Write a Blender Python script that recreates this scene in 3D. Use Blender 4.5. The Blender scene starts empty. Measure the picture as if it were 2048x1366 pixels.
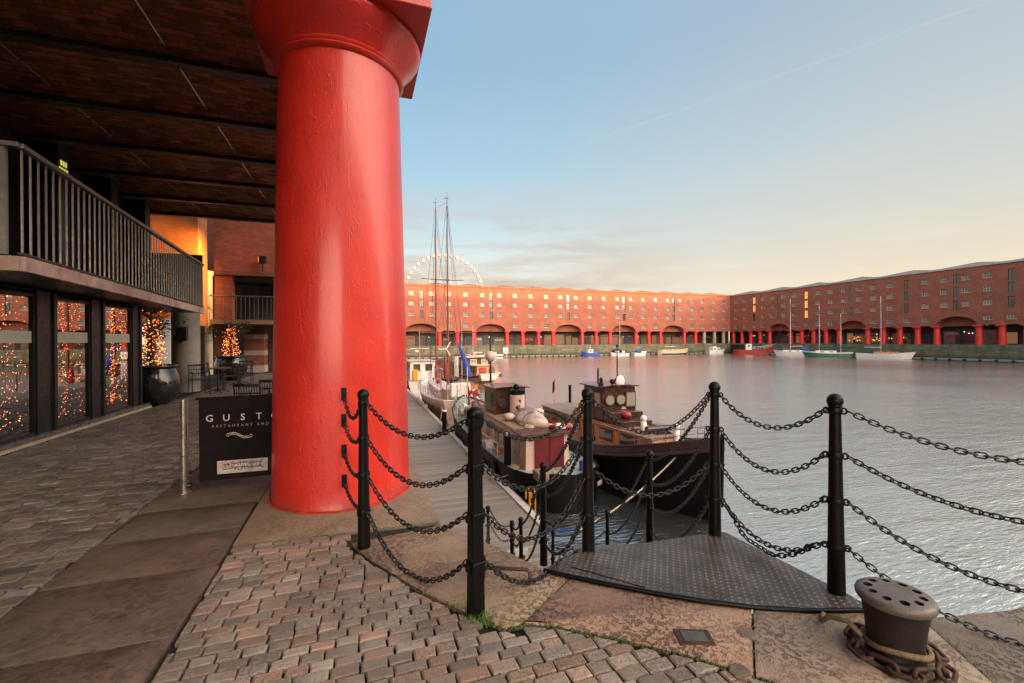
import bpy, math, random
from mathutils import Vector, Matrix, noise
from mathutils.geometry import tessellate_polygon
rad = math.radians
PI = math.pi
rnd = random.Random(11)
sc = bpy.context.scene
COL = sc.collection

# ------------------------------------------------------------------ camera
F, CX, CY = 890.0, 1024.0, 683.0
EYE = Vector((0, 0, 1.5))
YAW, PITCH, ROLL = rad(-19.04), rad(-0.13), rad(-0.30)
CAMR = Matrix.Rotation(YAW, 3, 'Z') @ Matrix.Rotation(rad(90) + PITCH, 3, 'X') @ Matrix.Rotation(ROLL, 3, 'Z')
cam_d = bpy.data.cameras.new('camera'); cam = bpy.data.objects.new('camera', cam_d); COL.objects.link(cam)
cam.location = EYE; cam.rotation_euler = CAMR.to_euler()
cam_d.sensor_width = 36; cam_d.lens = F / 2048 * 36; cam_d.clip_start = .05; cam_d.clip_end = 3000
sc.camera = cam

def ray(px, py):
    return CAMR @ Vector(((px - CX) / F, (CY - py) / F, -1))
def at_z(px, py, z=0.0):
    d = ray(px, py); return EYE + d * ((z - EYE.z) / d.z)
def at_y(px, py, y):
    d = ray(px, py); return EYE + d * ((y - EYE.y) / d.y)
def at_x(px, py, x):
    d = ray(px, py); return EYE + d * ((x - EYE.x) / d.x)

# ------------------------------------------------------------------ mesh builder
MW = {}
class MB:
    def __init__(s, M=None):
        s.v = []; s.f = []; s.mi = []; s.cl = []; s.M = M; s.m = 0; s.c = None
    def add(s, vs, fs):
        b = len(s.v)
        if s.M is not None:
            s.v += [tuple(s.M @ Vector(p)) for p in vs]
        else:
            s.v += [tuple(p) for p in vs]
        for f in fs:
            s.f.append([i + b for i in f]); s.mi.append(s.m); s.cl.append(s.c)
        return s
    def poly(s, pts):
        return s.add(pts, [list(range(len(pts)))])
    def box(s, x0, x1, y0, y1, z0, z1):
        v = [(x, y, z) for z in (z0, z1) for y in (y0, y1) for x in (x0, x1)]
        return s.add(v, [(0, 2, 3, 1), (4, 5, 7, 6), (0, 1, 5, 4), (2, 6, 7, 3), (0, 4, 6, 2), (1, 3, 7, 5)])
    def cbox(s, c, sx, sy, sz, rz=0, ry=0, rx=0):
        m = Matrix.Translation(c) @ Matrix.Rotation(rz, 4, 'Z') @ Matrix.Rotation(ry, 4, 'Y') @ Matrix.Rotation(rx, 4, 'X')
        v = [m @ Vector((x * sx / 2, y * sy / 2, z * sz / 2)) for z in (-1, 1) for y in (-1, 1) for x in (-1, 1)]
        return s.add(v, [(0, 2, 3, 1), (4, 5, 7, 6), (0, 1, 5, 4), (2, 6, 7, 3), (0, 4, 6, 2), (1, 3, 7, 5)])
    def bar(s, p0, p1, w, h):
        p0 = Vector(p0); p1 = Vector(p1); d = p1 - p0
        rz = math.atan2(d.y, d.x); ry = -math.atan2(d.z, math.hypot(d.x, d.y))
        return s.cbox((p0 + p1) / 2, d.length, w, h, rz, ry)
    def prism(s, poly, z0, z1):
        n = len(poly); a = sum(poly[i][0] * poly[(i + 1) % n][1] - poly[(i + 1) % n][0] * poly[i][1] for i in range(n))
        if a < 0: poly = poly[::-1]
        v = [(p[0], p[1], z0) for p in poly] + [(p[0], p[1], z1) for p in poly]
        f = [[i, (i + 1) % n, n + (i + 1) % n, n + i] for i in range(n)]
        f.append(list(range(n, 2 * n))); f.append(list(range(n - 1, -1, -1)))
        return s.add(v, f)
    def tube(s, pts, r, n=8, caps=True, closed=False):
        pts = [Vector(p) for p in pts]; k = len(pts)
        rs = r if isinstance(r, (list, tuple)) else [r] * k
        vs = []; up = None
        for i in range(k):
            if closed: t = pts[(i + 1) % k] - pts[i - 1]
            else: t = pts[min(i + 1, k - 1)] - pts[max(i - 1, 0)]
            t.normalize()
            if up is None:
                up = Vector((0, 0, 1)) if abs(t.z) < .9 else Vector((1, 0, 0))
            u = (up - t * up.dot(t)); u.normalize(); w = t.cross(u); up = u
            for j in range(n):
                a = 2 * PI * j / n
                vs.append(pts[i] + (u * math.cos(a) + w * math.sin(a)) * rs[i])
        fs = []
        for i in range(k if closed else k - 1):
            i2 = (i + 1) % k
            for j in range(n):
                fs.append((i * n + j, i * n + (j + 1) % n, i2 * n + (j + 1) % n, i2 * n + j))
        if caps and not closed:
            fs.append(list(range(n - 1, -1, -1))); fs.append([(k - 1) * n + j for j in range(n)])
        return s.add(vs, fs)
    def lathe(s, prof, n=24, c=(0, 0, 0), cap0=True, cap1=True, ph=0.0):
        vs = []; fs = []
        for (r, z) in prof:
            for j in range(n):
                a = 2 * PI * j / n + ph
                vs.append((c[0] + r * math.cos(a), c[1] + r * math.sin(a), c[2] + z))
        k = len(prof)
        for i in range(k - 1):
            for j in range(n):
                fs.append((i * n + j, i * n + (j + 1) % n, (i + 1) * n + (j + 1) % n, (i + 1) * n + j))
        if cap0: fs.append(list(range(n - 1, -1, -1)))
        if cap1: fs.append([(k - 1) * n + j for j in range(n)])
        return s.add(vs, fs)
    def ball(s, c, r, n=10, sx=1, sy=1, sz=1):
        k = max(4, n // 2); vs = []; fs = []
        for i in range(k + 1):
            th = -PI / 2 + PI * i / k
            rr = max(.001, math.cos(th))
            for j in range(n):
                a = 2 * PI * j / n
                vs.append((c[0] + r * sx * rr * math.cos(a), c[1] + r * sy * rr * math.sin(a), c[2] + r * sz * math.sin(th)))
        for i in range(k):
            for j in range(n):
                fs.append((i * n + j, i * n + (j + 1) % n, (i + 1) * n + (j + 1) % n, (i + 1) * n + j))
        return s.add(vs, fs)
    def build(s, name, mats, parent=None, world=False, loc=None, smooth=0, bevel=0, bseg=1, label=None):
        if not isinstance(mats, (list, tuple)): mats = [mats]
        vs = s.v; base = Matrix.Identity(4)
        if parent is not None: base = MW.get(parent, Matrix.Identity(4))
        if parent is not None and world:
            inv = base.inverted(); vs = [tuple(inv @ Vector(p)) for p in vs]
        elif loc is not None and parent is None:
            vs = [(p[0] - loc[0], p[1] - loc[1], p[2] - loc[2]) for p in vs]
        me = bpy.data.meshes.new(name); me.from_pydata(vs, [], s.f)
        for m in mats: me.materials.append(m)
        if len(mats) > 1: me.polygons.foreach_set('material_index', s.mi)
        if any(c is not None for c in s.cl):
            at = me.color_attributes.new('Col', 'FLOAT_COLOR', 'CORNER'); buf = []
            for p, c in zip(me.polygons, s.cl):
                c = c or (1, 1, 1)
                buf += [c[0], c[1], c[2], 1.0] * p.loop_total
            at.data.foreach_set('color', buf)
        if smooth:
            me.polygons.foreach_set('use_smooth', [True] * len(me.polygons))
            if smooth < 179: me.set_sharp_from_angle(angle=rad(smooth))
        me.update()
        o = bpy.data.objects.new(name, me); COL.objects.link(o)
        if parent is not None: o.parent = parent; MW[o] = base
        elif loc is not None: o.location = loc; MW[o] = Matrix.Translation(loc)
        if bevel:
            md = o.modifiers.new('bevel', 'BEVEL'); md.width = bevel; md.segments = bseg; md.limit_method = 'ANGLE'; md.angle_limit = rad(40)
        if label: o['label'] = label
        return o

def tag(o, label, cat, group=None):
    o['label'] = label; o['category'] = cat
    if group: o['group'] = group
    return o
def struct(o):
    o['kind'] = 'structure'; return o
def thing(name, label, cat, loc=(0, 0, 0), rz=0.0, group=None):
    o = bpy.data.objects.new(name, None); COL.objects.link(o); o.empty_display_size = .2
    o.location = loc; o.rotation_euler = (0, 0, rz)
    MW[o] = Matrix.Translation(loc) @ Matrix.Rotation(rz, 4, 'Z')
    return tag(o, label, cat, group)
def inst(mesh, name, parent, loc, rz=0.0):
    o = bpy.data.objects.new(name, mesh); COL.objects.link(o); o.parent = parent
    o.location = loc; o.rotation_euler = (0, 0, rz)
    return o
def copy_thing(root, loc, rz=None, label=None, group=None):
    def cp(o, par):
        c = o.copy(); COL.objects.link(c)
        if par is not None: c.parent = par
        for ch in list(kids.get(o, [])): cp(ch, c)
        return c
    kids = {}
    for o in list(COL.objects):
        if o.parent is not None: kids.setdefault(o.parent, []).append(o)
    r = cp(root, None); r.location = loc
    if rz is not None: r.rotation_euler = (0, 0, rz)
    if label: r['label'] = label
    if group: r['group'] = group
    return r

# ------------------------------------------------------------------ materials
def newmat(name):
    m = bpy.data.materials.new(name); m.use_nodes = True
    nt = m.node_tree; return m, nt.nodes, nt.links, nt.nodes['Principled BSDF']
def noise_node(n, l, scale, detail=4, rough=.55, vec=None, dist=0):
    t = n.new('ShaderNodeTexNoise'); t.inputs['Scale'].default_value = scale
    t.inputs['Detail'].default_value = detail; t.inputs['Roughness'].default_value = rough; t.inputs['Distortion'].default_value = dist
    if vec is not None: l.new(vec, t.inputs['Vector'])
    return t
def maprange(n, l, src, a, b, c, d):
    t = n.new('ShaderNodeMapRange'); t.inputs[1].default_value = a; t.inputs[2].default_value = b
    t.inputs[3].default_value = c; t.inputs[4].default_value = d; l.new(src, t.inputs[0]); return t.outputs[0]
def mix(n, l, fac, a, b, mode='MIX'):
    t = n.new('ShaderNodeMix'); t.data_type = 'RGBA'; t.blend_type = mode; t.clamp_factor = True
    for sock, val in ((t.inputs[0], fac), (t.inputs[6], a), (t.inputs[7], b)):
        if hasattr(val, 'links') or hasattr(val, 'is_linked'): l.new(val, sock)
        elif isinstance(val, (int, float)): sock.default_value = val
        else: sock.default_value = (*val[:3], 1)
    return t.outputs[2]
def math_n(n, l, op, a, b=0.0, c=0.0):
    t = n.new('ShaderNodeMath'); t.operation = op
    for i, val in enumerate((a, b, c)):
        if hasattr(val, 'is_linked'): l.new(val, t.inputs[i])
        else: t.inputs[i].default_value = val
    return t.outputs[0]
def bump(n, l, bsdf, h, strength, dist=.01, prev=None):
    t = n.new('ShaderNodeBump'); t.inputs['Strength'].default_value = strength; t.inputs['Distance'].default_value = dist
    l.new(h, t.inputs['Height'])
    if prev is not None: l.new(prev, t.inputs['Normal'])
    l.new(t.outputs[0], bsdf.inputs['Normal']); return t.outputs[0]
def objvec(n, l, loc=False):
    t = n.new('ShaderNodeTexCoord'); return t.outputs['Object']

def M(name, col, rough=.55, metal=0.0, var=.22, vs=4.0, bmp=0.0, bs=40.0, coat=0.0, attr=False, stain=None, ss=1.5, rvar=.12, bdist=.01, spec=.5):
    m, n, l, b = newmat(name); v = objvec(n, l)
    t = noise_node(n, l, vs, 6, .6, v); k = maprange(n, l, t.outputs[0], .3, .7, 1 - var, 1 + var)
    c = n.new('ShaderNodeVectorMath'); c.operation = 'SCALE'; c.inputs[0].default_value = col; l.new(k, c.inputs['Scale'])
    out = c.outputs[0]
    if attr:
        a = n.new('ShaderNodeAttribute'); a.attribute_name = 'Col'
        q = n.new('ShaderNodeVectorMath'); q.operation = 'MULTIPLY'; l.new(out, q.inputs[0]); l.new(a.outputs['Color'], q.inputs[1]); out = q.outputs[0]
    if stain:
        t2 = noise_node(n, l, ss, 6, .65, v); out = mix(n, l, maprange(n, l, t2.outputs[0], .52, .68, 0, .8), out, stain)
    l.new(out, b.inputs['Base Color'])
    t3 = noise_node(n, l, vs * 2.3, 3, .5, v)
    l.new(maprange(n, l, t3.outputs[0], .3, .7, max(0.02, rough - rvar), min(1, rough + rvar)), b.inputs['Roughness'])
    b.inputs['Metallic'].default_value = metal; b.inputs['Coat Weight'].default_value = coat; b.inputs['Coat Roughness'].default_value = .12
    b.inputs['Specular IOR Level'].default_value = spec
    if bmp:
        t4 = noise_node(n, l, bs, 5, .6, v); bump(n, l, b, t4.outputs[0], bmp, bdist)
    return m

def emat(name, col, strength):
    m, n, l, b = newmat(name); b.inputs['Base Color'].default_value = (*[c * .08 for c in col], 1)
    b.inputs['Emission Color'].default_value = (*col, 1); b.inputs['Emission Strength'].default_value = strength
    m.cycles.emission_sampling = 'NONE'
    return m

def brick(name, c1, c2, mortar, mode='wall', bump_s=.5, big=.25, soot=None):
    m, n, l, b = newmat(name); v = objvec(n, l)
    sp = n.new('ShaderNodeSeparateXYZ'); l.new(v, sp.inputs[0]); cb = n.new('ShaderNodeCombineXYZ')
    if mode == 'wall':
        l.new(math_n(n, l, 'ADD', sp.outputs[0], sp.outputs[1]), cb.inputs[0]); l.new(sp.outputs[2], cb.inputs[1])
    else:
        l.new(sp.outputs[0], cb.inputs[0]); l.new(sp.outputs[1], cb.inputs[1])
    bt = n.new('ShaderNodeTexBrick'); l.new(cb.outputs[0], bt.inputs['Vector'])
    bt.inputs['Scale'].default_value = 1; bt.inputs['Brick Width'].default_value = .235; bt.inputs['Row Height'].default_value = .078
    bt.inputs['Mortar Size'].default_value = .006; bt.inputs['Mortar Smooth'].default_value = .3; bt.inputs['Bias'].default_value = 0
    bt.inputs['Color1'].default_value = (*c1, 1); bt.inputs['Color2'].default_value = (*c2, 1); bt.inputs['Mortar'].default_value = (*mortar, 1)
    t = noise_node(n, l, .35, 6, .62, v); k = maprange(n, l, t.outputs[0], .3, .7, 1 - big, 1 + big)
    t2 = noise_node(n, l, 2.7, 5, .6, v); k2 = maprange(n, l, t2.outputs[0], .3, .7, .8, 1.2)
    c = n.new('ShaderNodeVectorMath'); c.operation = 'SCALE'; l.new(bt.outputs['Color'], c.inputs[0]); l.new(math_n(n, l, 'MULTIPLY', k, k2), c.inputs['Scale'])
    out = c.outputs[0]
    if soot:
        mp = n.new('ShaderNodeMapping'); mp.inputs['Scale'].default_value = (.25, .25, .9); l.new(v, mp.inputs[0])
        t3 = noise_node(n, l, 1.0, 5, .6, mp.outputs[0]); out = mix(n, l, maprange(n, l, t3.outputs[0], .5, .72, 0, .55), out, soot)
    l.new(out, b.inputs['Base Color']); b.inputs['Roughness'].default_value = .88
    bump(n, l, b, bt.outputs['Fac'], -bump_s, .008)
    return m

def granite(name, col, stain=None, pit=(.06, .045, .035), pits=.8, sc_=36, bstr=1.0):
    m, n, l, b = newmat(name); v = objvec(n, l)
    a = n.new('ShaderNodeAttribute'); a.attribute_name = 'Col'
    t = noise_node(n, l, 1.7, 6, .6, v); k = maprange(n, l, t.outputs[0], .3, .7, .75, 1.25)
    c = n.new('ShaderNodeVectorMath'); c.operation = 'SCALE'; c.inputs[0].default_value = col; l.new(k, c.inputs['Scale'])
    q = n.new('ShaderNodeVectorMath'); q.operation = 'MULTIPLY'; l.new(c.outputs[0], q.inputs[0]); l.new(a.outputs['Color'], q.inputs[1])
    t2 = noise_node(n, l, sc_, 3, .6, v, .6); t5 = noise_node(n, l, 2.4, 3, .5, v)
    wear = maprange(n, l, t5.outputs[0], .38, .62, .15, 1)
    pm = math_n(n, l, 'MULTIPLY', maprange(n, l, t2.outputs[0], .49, .57, 0, pits), wear)
    t6 = noise_node(n, l, 260, 2, .6, v); qo = q.outputs[0]
    if stain:
        t7 = noise_node(n, l, 2.9, 7, .7, v, .8); qo = mix(n, l, maprange(n, l, t7.outputs[0], .46, .62, 0, .85), qo, stain)
        t8 = noise_node(n, l, 1.1, 7, .72, v, 1.4); qo = mix(n, l, maprange(n, l, math_n(n, l, 'ABSOLUTE', math_n(n, l, 'SUBTRACT', t8.outputs[0], .5)), .012, .0, 0, .85), qo, (.02, .016, .012))
    sp = mix(n, l, maprange(n, l, t6.outputs[0], .4, .65, 0, .3 if not stain else .12), qo, (.42, .36, .3))
    l.new(mix(n, l, pm, sp, pit), b.inputs['Base Color'])
    t4 = noise_node(n, l, 4.1, 3, .5, v); l.new(maprange(n, l, t4.outputs[0], .35, .65, .32, .75), b.inputs['Roughness'])
    h = math_n(n, l, 'SUBTRACT', t6.outputs[0], math_n(n, l, 'MULTIPLY', pm, 2.5))
    bump(n, l, b, h, bstr, .006)
    return m

SUN_H = Vector((.40, -.9165, 0)).normalized(); SUN_EL = rad(3.3)
TOSUN = Vector((SUN_H.x * math.cos(SUN_EL), SUN_H.y * math.cos(SUN_EL), math.sin(SUN_EL)))

# red gloss paint on cast iron
def red_paint(name, lump=1.0):
    m, n, l, b = newmat(name); v = objvec(n, l)
    t = noise_node(n, l, 2.2, 5, .6, v)
    c = mix(n, l, maprange(n, l, t.outputs[0], .35, .65, 0, 1), (.51, .018, .010), (.62, .026, .013))
    t2 = noise_node(n, l, 9, 5, .7, v)
    c = mix(n, l, maprange(n, l, t2.outputs[0], .62, .72, 0, .35), c, (.40, .012, .01))
    t9 = noise_node(n, l, 34, 3, .6, v); t8 = noise_node(n, l, 1.6, 3, .6, v)
    chip = math_n(n, l, 'MULTIPLY', maprange(n, l, t9.outputs[0], .70, .73, 0, 1), maprange(n, l, t8.outputs[0], .5, .6, 0, 1))
    c = mix(n, l, math_n(n, l, 'MULTIPLY', chip, .8), c, (.10, .02, .015))
    sz = n.new('ShaderNodeSeparateXYZ'); l.new(v, sz.inputs[0])
    t7 = noise_node(n, l, 6, 5, .6, v)
    c = mix(n, l, math_n(n, l, 'MULTIPLY', maprange(n, l, sz.outputs[2], .16, .0, 0, 1), maprange(n, l, t7.outputs[0], .4, .6, 0, .75)), c, (.16, .035, .022))
    l.new(c, b.inputs['Base Color'])
    l.new(maprange(n, l, t.outputs[0], .3, .7, .42, .55), b.inputs['Roughness'])
    b.inputs['Coat Weight'].default_value = .5; b.inputs['Coat Roughness'].default_value = .19
    mp = n.new('ShaderNodeMapping'); mp.inputs['Scale'].default_value = (1, 1, .45); l.new(v, mp.inputs[0])
    t3 = noise_node(n, l, 7, 6, .6, mp.outputs[0]); t4 = noise_node(n, l, 48, 4, .55, v); t5 = noise_node(n, l, 19, 2, .4, mp.outputs[0], 1.5)
    h = math_n(n, l, 'ADD', math_n(n, l, 'MULTIPLY', t3.outputs[0], 1.6), math_n(n, l, 'MULTIPLY', t4.outputs[0], .35))
    h = math_n(n, l, 'ADD', h, maprange(n, l, t5.outputs[0], .62, .75, 0, .5))
    bump(n, l, b, h, .55 * lump, .012)
    return m
RED = red_paint('red_gloss_paint')
RED_FAR = M('red_column_paint', (.66, .03, .022), .4, var=.15, vs=.8, coat=.3)
BLACK = M('black_gloss_iron', (.004, .004, .0045), .42, var=.4, vs=14, bmp=.12, bs=60, coat=.05, spec=.18)
CHAINM = M('chain_black_iron', (.006, .006, .007), .4, 0, var=.4, vs=30, coat=.1, spec=.4)
RUST = M('rusty_iron', (.05, .026, .02), .7, .2, var=.4, vs=12, bmp=.5, bs=50, stain=(.09, .035, .02), ss=6)
BOLL = M('bollard_iron', (.014, .010, .010), .55, .2, var=.35, vs=9, bmp=.35, bs=45, stain=(.035, .016, .012), ss=4)
BOLLTOP = M('worn_iron_top', (.15, .135, .12), .5, .35, var=.3, vs=14, bmp=.4, bs=60, stain=(.10, .075, .065), ss=7)
ROPE = M('hemp_rope', (.20, .15, .08), .9, var=.3, vs=40, bmp=.4, bs=150)
ROPEP = M('pale_rope', (.5, .43, .3), .85, var=.2, vs=30)
ROPEBLUE = M('blue_rope', (.02, .07, .35), .8)
BRICK_FAR = brick('red_brick_far', (.345, .098, .058), (.28, .076, .046), (.28, .16, .11), bump_s=.2, big=.22, soot=(.20, .08, .062))
BRICK_NEAR = brick('red_brick_near', (.30, .085, .045), (.22, .06, .035), (.16, .11, .08))
BRICK_VAULT = brick('vault_brick', (.62, .24, .14), (.20, .095, .075), (.11, .085, .075), mode='flat', bump_s=.8, big=.4)
IRON = M('dark_painted_iron', (.009, .009, .010), .45, .1, var=.3, vs=8)
GREYIRON = M('grey_painted_iron', (.09, .088, .084), .45, .1, var=.3, vs=8)
STEEL = M('brushed_steel', (.42, .38, .36), .28, .9, var=.12, vs=5)
TIMBER = M('weathered_timber', (.52, .37, .33), .6, var=.35, vs=3, bmp=.2, bs=25, stain=(.24, .16, .13), ss=1.2)
BALUST = M('pale_metal_baluster', (.24, .235, .215), .4, .4, var=.15, vs=9)
DARK = M('dark_void', (.012, .011, .01), .8)
CONC = M('grey_render', (.28, .27, .24), .8, var=.2, vs=2, bmp=.2, bs=30)
CREAMP = M('cream_paint', (.55, .5, .36), .5, var=.12, vs=2)
WHITE = M('white_gel_coat', (.75, .73, .70), .28, var=.07, vs=2, coat=.3)
PINKW = M('old_white_paint', (.60, .44, .38), .35, var=.12, vs=1.2, coat=.2, stain=(.42, .28, .22), ss=1.1)
NAVY = M('navy_paint', (.012, .02, .09), .35, var=.2, vs=2)
BLUEP = M('blue_paint', (.015, .06, .33), .35, var=.2, vs=2)
BLUECLOTH = M('blue_canvas', (.015, .07, .34), .8, var=.3, vs=6, bmp=.4, bs=14)
GREENP = M('green_paint', (.02, .13, .07), .35, var=.2, vs=2)
GREENCLOTH = M('green_canvas', (.012, .10, .06), .8, var=.3, vs=6, bmp=.4, bs=14)
REDP = M('red_boat_paint', (.34, .03, .028), .4, var=.2, vs=2)
CREAMB = M('cream_boat_paint', (.62, .52, .30), .4, var=.12, vs=2)
ORANGEP = M('orange_varnish', (.52, .20, .04), .4, var=.25, vs=4)
BROWNV = M('brown_varnish', (.10, .03, .02), .3, var=.3, vs=3, coat=.4, stain=(.16, .05, .03), ss=2)
DKBROWN = M('dark_brown_paint', (.045, .02, .017), .3, var=.3, vs=3, coat=.35)
TANP = M('tan_boat_paint', (.50, .27, .17), .45, var=.2, vs=3, stain=(.36, .17, .10), ss=2)
HULLBK = M('black_hull_paint', (.006, .005, .006), .45, var=.4, vs=2, coat=0, stain=(.014, .009, .008), ss=1.2, spec=.15)
HULLBR = M('brown_hull_strake', (.055, .03, .035), .45, var=.35, vs=3)
DECKGR = M('green_grey_deck', (.30, .35, .31), .6, var=.3, vs=3, stain=(.10, .11, .09), ss=2)
DECKTN = M('worn_timber_deck', (.27, .20, .15), .6, var=.3, vs=4, stain=(.16, .10, .08), ss=2)
MASTV = M('varnished_spar', (.22, .075, .04), .35, var=.25, vs=3, coat=.3)
MASTW = M('alloy_spar', (.55, .55, .56), .35, .5, var=.1, vs=3)
TARP = M('weathered_tarpaulin', (.58, .47, .42), .65, var=.25, vs=4, bmp=.5, bs=9, stain=(.30, .20, .17), ss=3)
WIRE = M('rigging_wire', (.10, .085, .08), .5, .3)
YELLOWP = M('yellow_paint', (.7, .32, .015), .5, var=.2, vs=6)
TYRE = M('black_rubber', (.012, .012, .012), .8, var=.3, vs=8)
SLATE = M('roof_slate', (.17, .12, .09), .8, var=.3, vs=1.0, bmp=.3, bs=6)
GUTTER = M('grey_gutter', (.40, .42, .43), .5, var=.15, vs=1)
EAVE = M('brick_eave', (.32, .10, .04), .8, var=.25, vs=1, stain=(.2, .12, .04), ss=.6)
FRAMEW = M('pale_window_frame', (.45, .42, .36), .5, var=.1)
FRAMED = M('dark_window_frame', (.05, .045, .045), .5, var=.2)
SILL = M('stone_sill', (.36, .30, .25), .8)
def quay_mat():
    m, n, l, b = newmat('mossy_dock_stone'); v = objvec(n, l)
    sp = n.new('ShaderNodeSeparateXYZ'); l.new(v, sp.inputs[0]); cb = n.new('ShaderNodeCombineXYZ')
    l.new(math_n(n, l, 'ADD', sp.outputs[0], sp.outputs[1]), cb.inputs[0]); l.new(sp.outputs[2], cb.inputs[1])
    bt = n.new('ShaderNodeTexBrick'); l.new(cb.outputs[0], bt.inputs['Vector']); bt.inputs['Scale'].default_value = 1; bt.inputs['Brick Width'].default_value = 1.5; bt.inputs['Row Height'].default_value = .62
    bt.inputs['Mortar Size'].default_value = .03; bt.inputs['Color1'].default_value = (.25, .215, .145, 1); bt.inputs['Color2'].default_value = (.15, .13, .09, 1); bt.inputs['Mortar'].default_value = (.05, .05, .03, 1)
    t = noise_node(n, l, .5, 6, .65, v); t2 = noise_node(n, l, 2.2, 6, .65, v)
    c = mix(n, l, maprange(n, l, t.outputs[0], .42, .62, 0, .75), bt.outputs[0], (.095, .105, .045))
    mp = n.new('ShaderNodeMapping'); mp.inputs['Scale'].default_value = (1.1, 1.1, .12); l.new(v, mp.inputs[0]); t3 = noise_node(n, l, 1.0, 5, .65, mp.outputs[0])
    c = mix(n, l, maprange(n, l, t3.outputs[0], .52, .66, 0, .6), c, (.06, .06, .035))
    tide = math_n(n, l, 'MULTIPLY', maprange(n, l, math_n(n, l, 'ADD', sp.outputs[2], math_n(n, l, 'MULTIPLY', t2.outputs[0], .5)), -2.0, -2.7, 0, 1), .8)
    c = mix(n, l, tide, c, (.035, .042, .02)); l.new(c, b.inputs['Base Color']); b.inputs['Roughness'].default_value = .85
    bump(n, l, b, math_n(n, l, 'SUBTRACT', t2.outputs[0], bt.outputs['Fac']), .6, .05); return m
QWALL = quay_mat()
MOSS = M('moss', (.045, .06, .014), .9, var=.5, vs=30, bmp=.6, bs=120)
GRASSM = M('grass_blade', (.09, .17, .02), .7, var=.4, vs=20)
LEAFM = M('dark_leaf', (.028, .05, .018), .5, var=.5, vs=5)
BARK = M('bark', (.06, .045, .03), .9)
POTM = M('glazed_black_pot', (.012, .012, .013), .22, var=.3, vs=3, coat=.5)
SOIL = M('potting_soil', (.03, .02, .012), .95)
BANNER = M('black_banner_cloth', (.010, .008, .009), .9, spec=.15, var=.3, vs=3, bmp=.15, bs=8)
LETTER = M('cream_lettering', (.62, .60, .56), .6, var=.1)
PLATEW = M('pale_name_plate', (.46, .40, .40), .6, var=.25, vs=9)
INK = M('black_ink', (.015, .014, .014), .6)
FAIRY = emat('fairy_bulb', (1.0, .18, .025), 4.5)
FAIRYP = emat('pale_fairy_bulb', (1.0, .38, .11), 4.5)
WARML = emat('warm_lit_interior', (1.0, .42, .10), 1.1)
WARMDIM = emat('dim_lit_interior', (.9, .40, .16), .16)
LAMPW = emat('white_shop_lamp', (1, .9, .7), 2.2)
YELREFL = emat('yellow_reflection', (.75, .72, .12), .6)
SHOPRED = M('maroon_shop_sign', (.16, .012, .02), .5)
def glossy_pane(name, col, fac, rough=.06, tint=(.9, .9, .88)):
    m, n, l, b = newmat(name); b.inputs['Base Color'].default_value = (*col, 1); b.inputs['Roughness'].default_value = .4
    g = n.new('ShaderNodeBsdfGlossy'); g.inputs['Roughness'].default_value = rough; g.inputs['Color'].default_value = (*tint, 1)
    v = objvec(n, l); t = noise_node(n, l, .8, 3, .5, v); bp = n.new('ShaderNodeBump'); bp.inputs['Strength'].default_value = .15; bp.inputs['Distance'].default_value = .05
    l.new(t.outputs[0], bp.inputs['Height']); l.new(bp.outputs[0], g.inputs['Normal'])
    ms = n.new('ShaderNodeMixShader'); ms.inputs[0].default_value = fac
    l.new(b.outputs[0], ms.inputs[1]); l.new(g.outputs[0], ms.inputs[2]); l.new(ms.outputs[0], n['Material Output'].inputs[0])
    return m
PANE_LT = glossy_pane('pale_pane', (.11, .097, .066), .05)
PANE_MID = glossy_pane('grey_pane', (.13, .14, .13), .12)
PANE_DK = glossy_pane('dark_pane', (.035, .04, .045), .12)
PANE_BOAT = glossy_pane('boat_pane', (.03, .03, .035), .25)
PANE_BOATL = glossy_pane('bright_boat_pane', (.35, .36, .28), .3)
def shop_glass(name, frost=0.0):
    m, n, l, b = newmat(name)
    tr = n.new('ShaderNodeBsdfTransparent'); tr.inputs[0].default_value = (.8, .82, .8, 1)
    g = n.new('ShaderNodeBsdfGlossy'); g.inputs['Roughness'].default_value = .01
    fr = n.new('ShaderNodeFresnel'); fr.inputs[0].default_value = 1.55
    ms = n.new('ShaderNodeMixShader'); l.new(maprange(n, l, fr.outputs[0], 0, 1, .36, 1.0), ms.inputs[0])
    l.new(tr.outputs[0], ms.inputs[1]); l.new(g.outputs[0], ms.inputs[2]); l.new(ms.outputs[0], n['Material Output'].inputs[0])
    return m
SHOPG = shop_glass('shop_glass')
FROST = M('frosted_strip', (.42, .46, .38), .5, var=.05)

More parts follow.
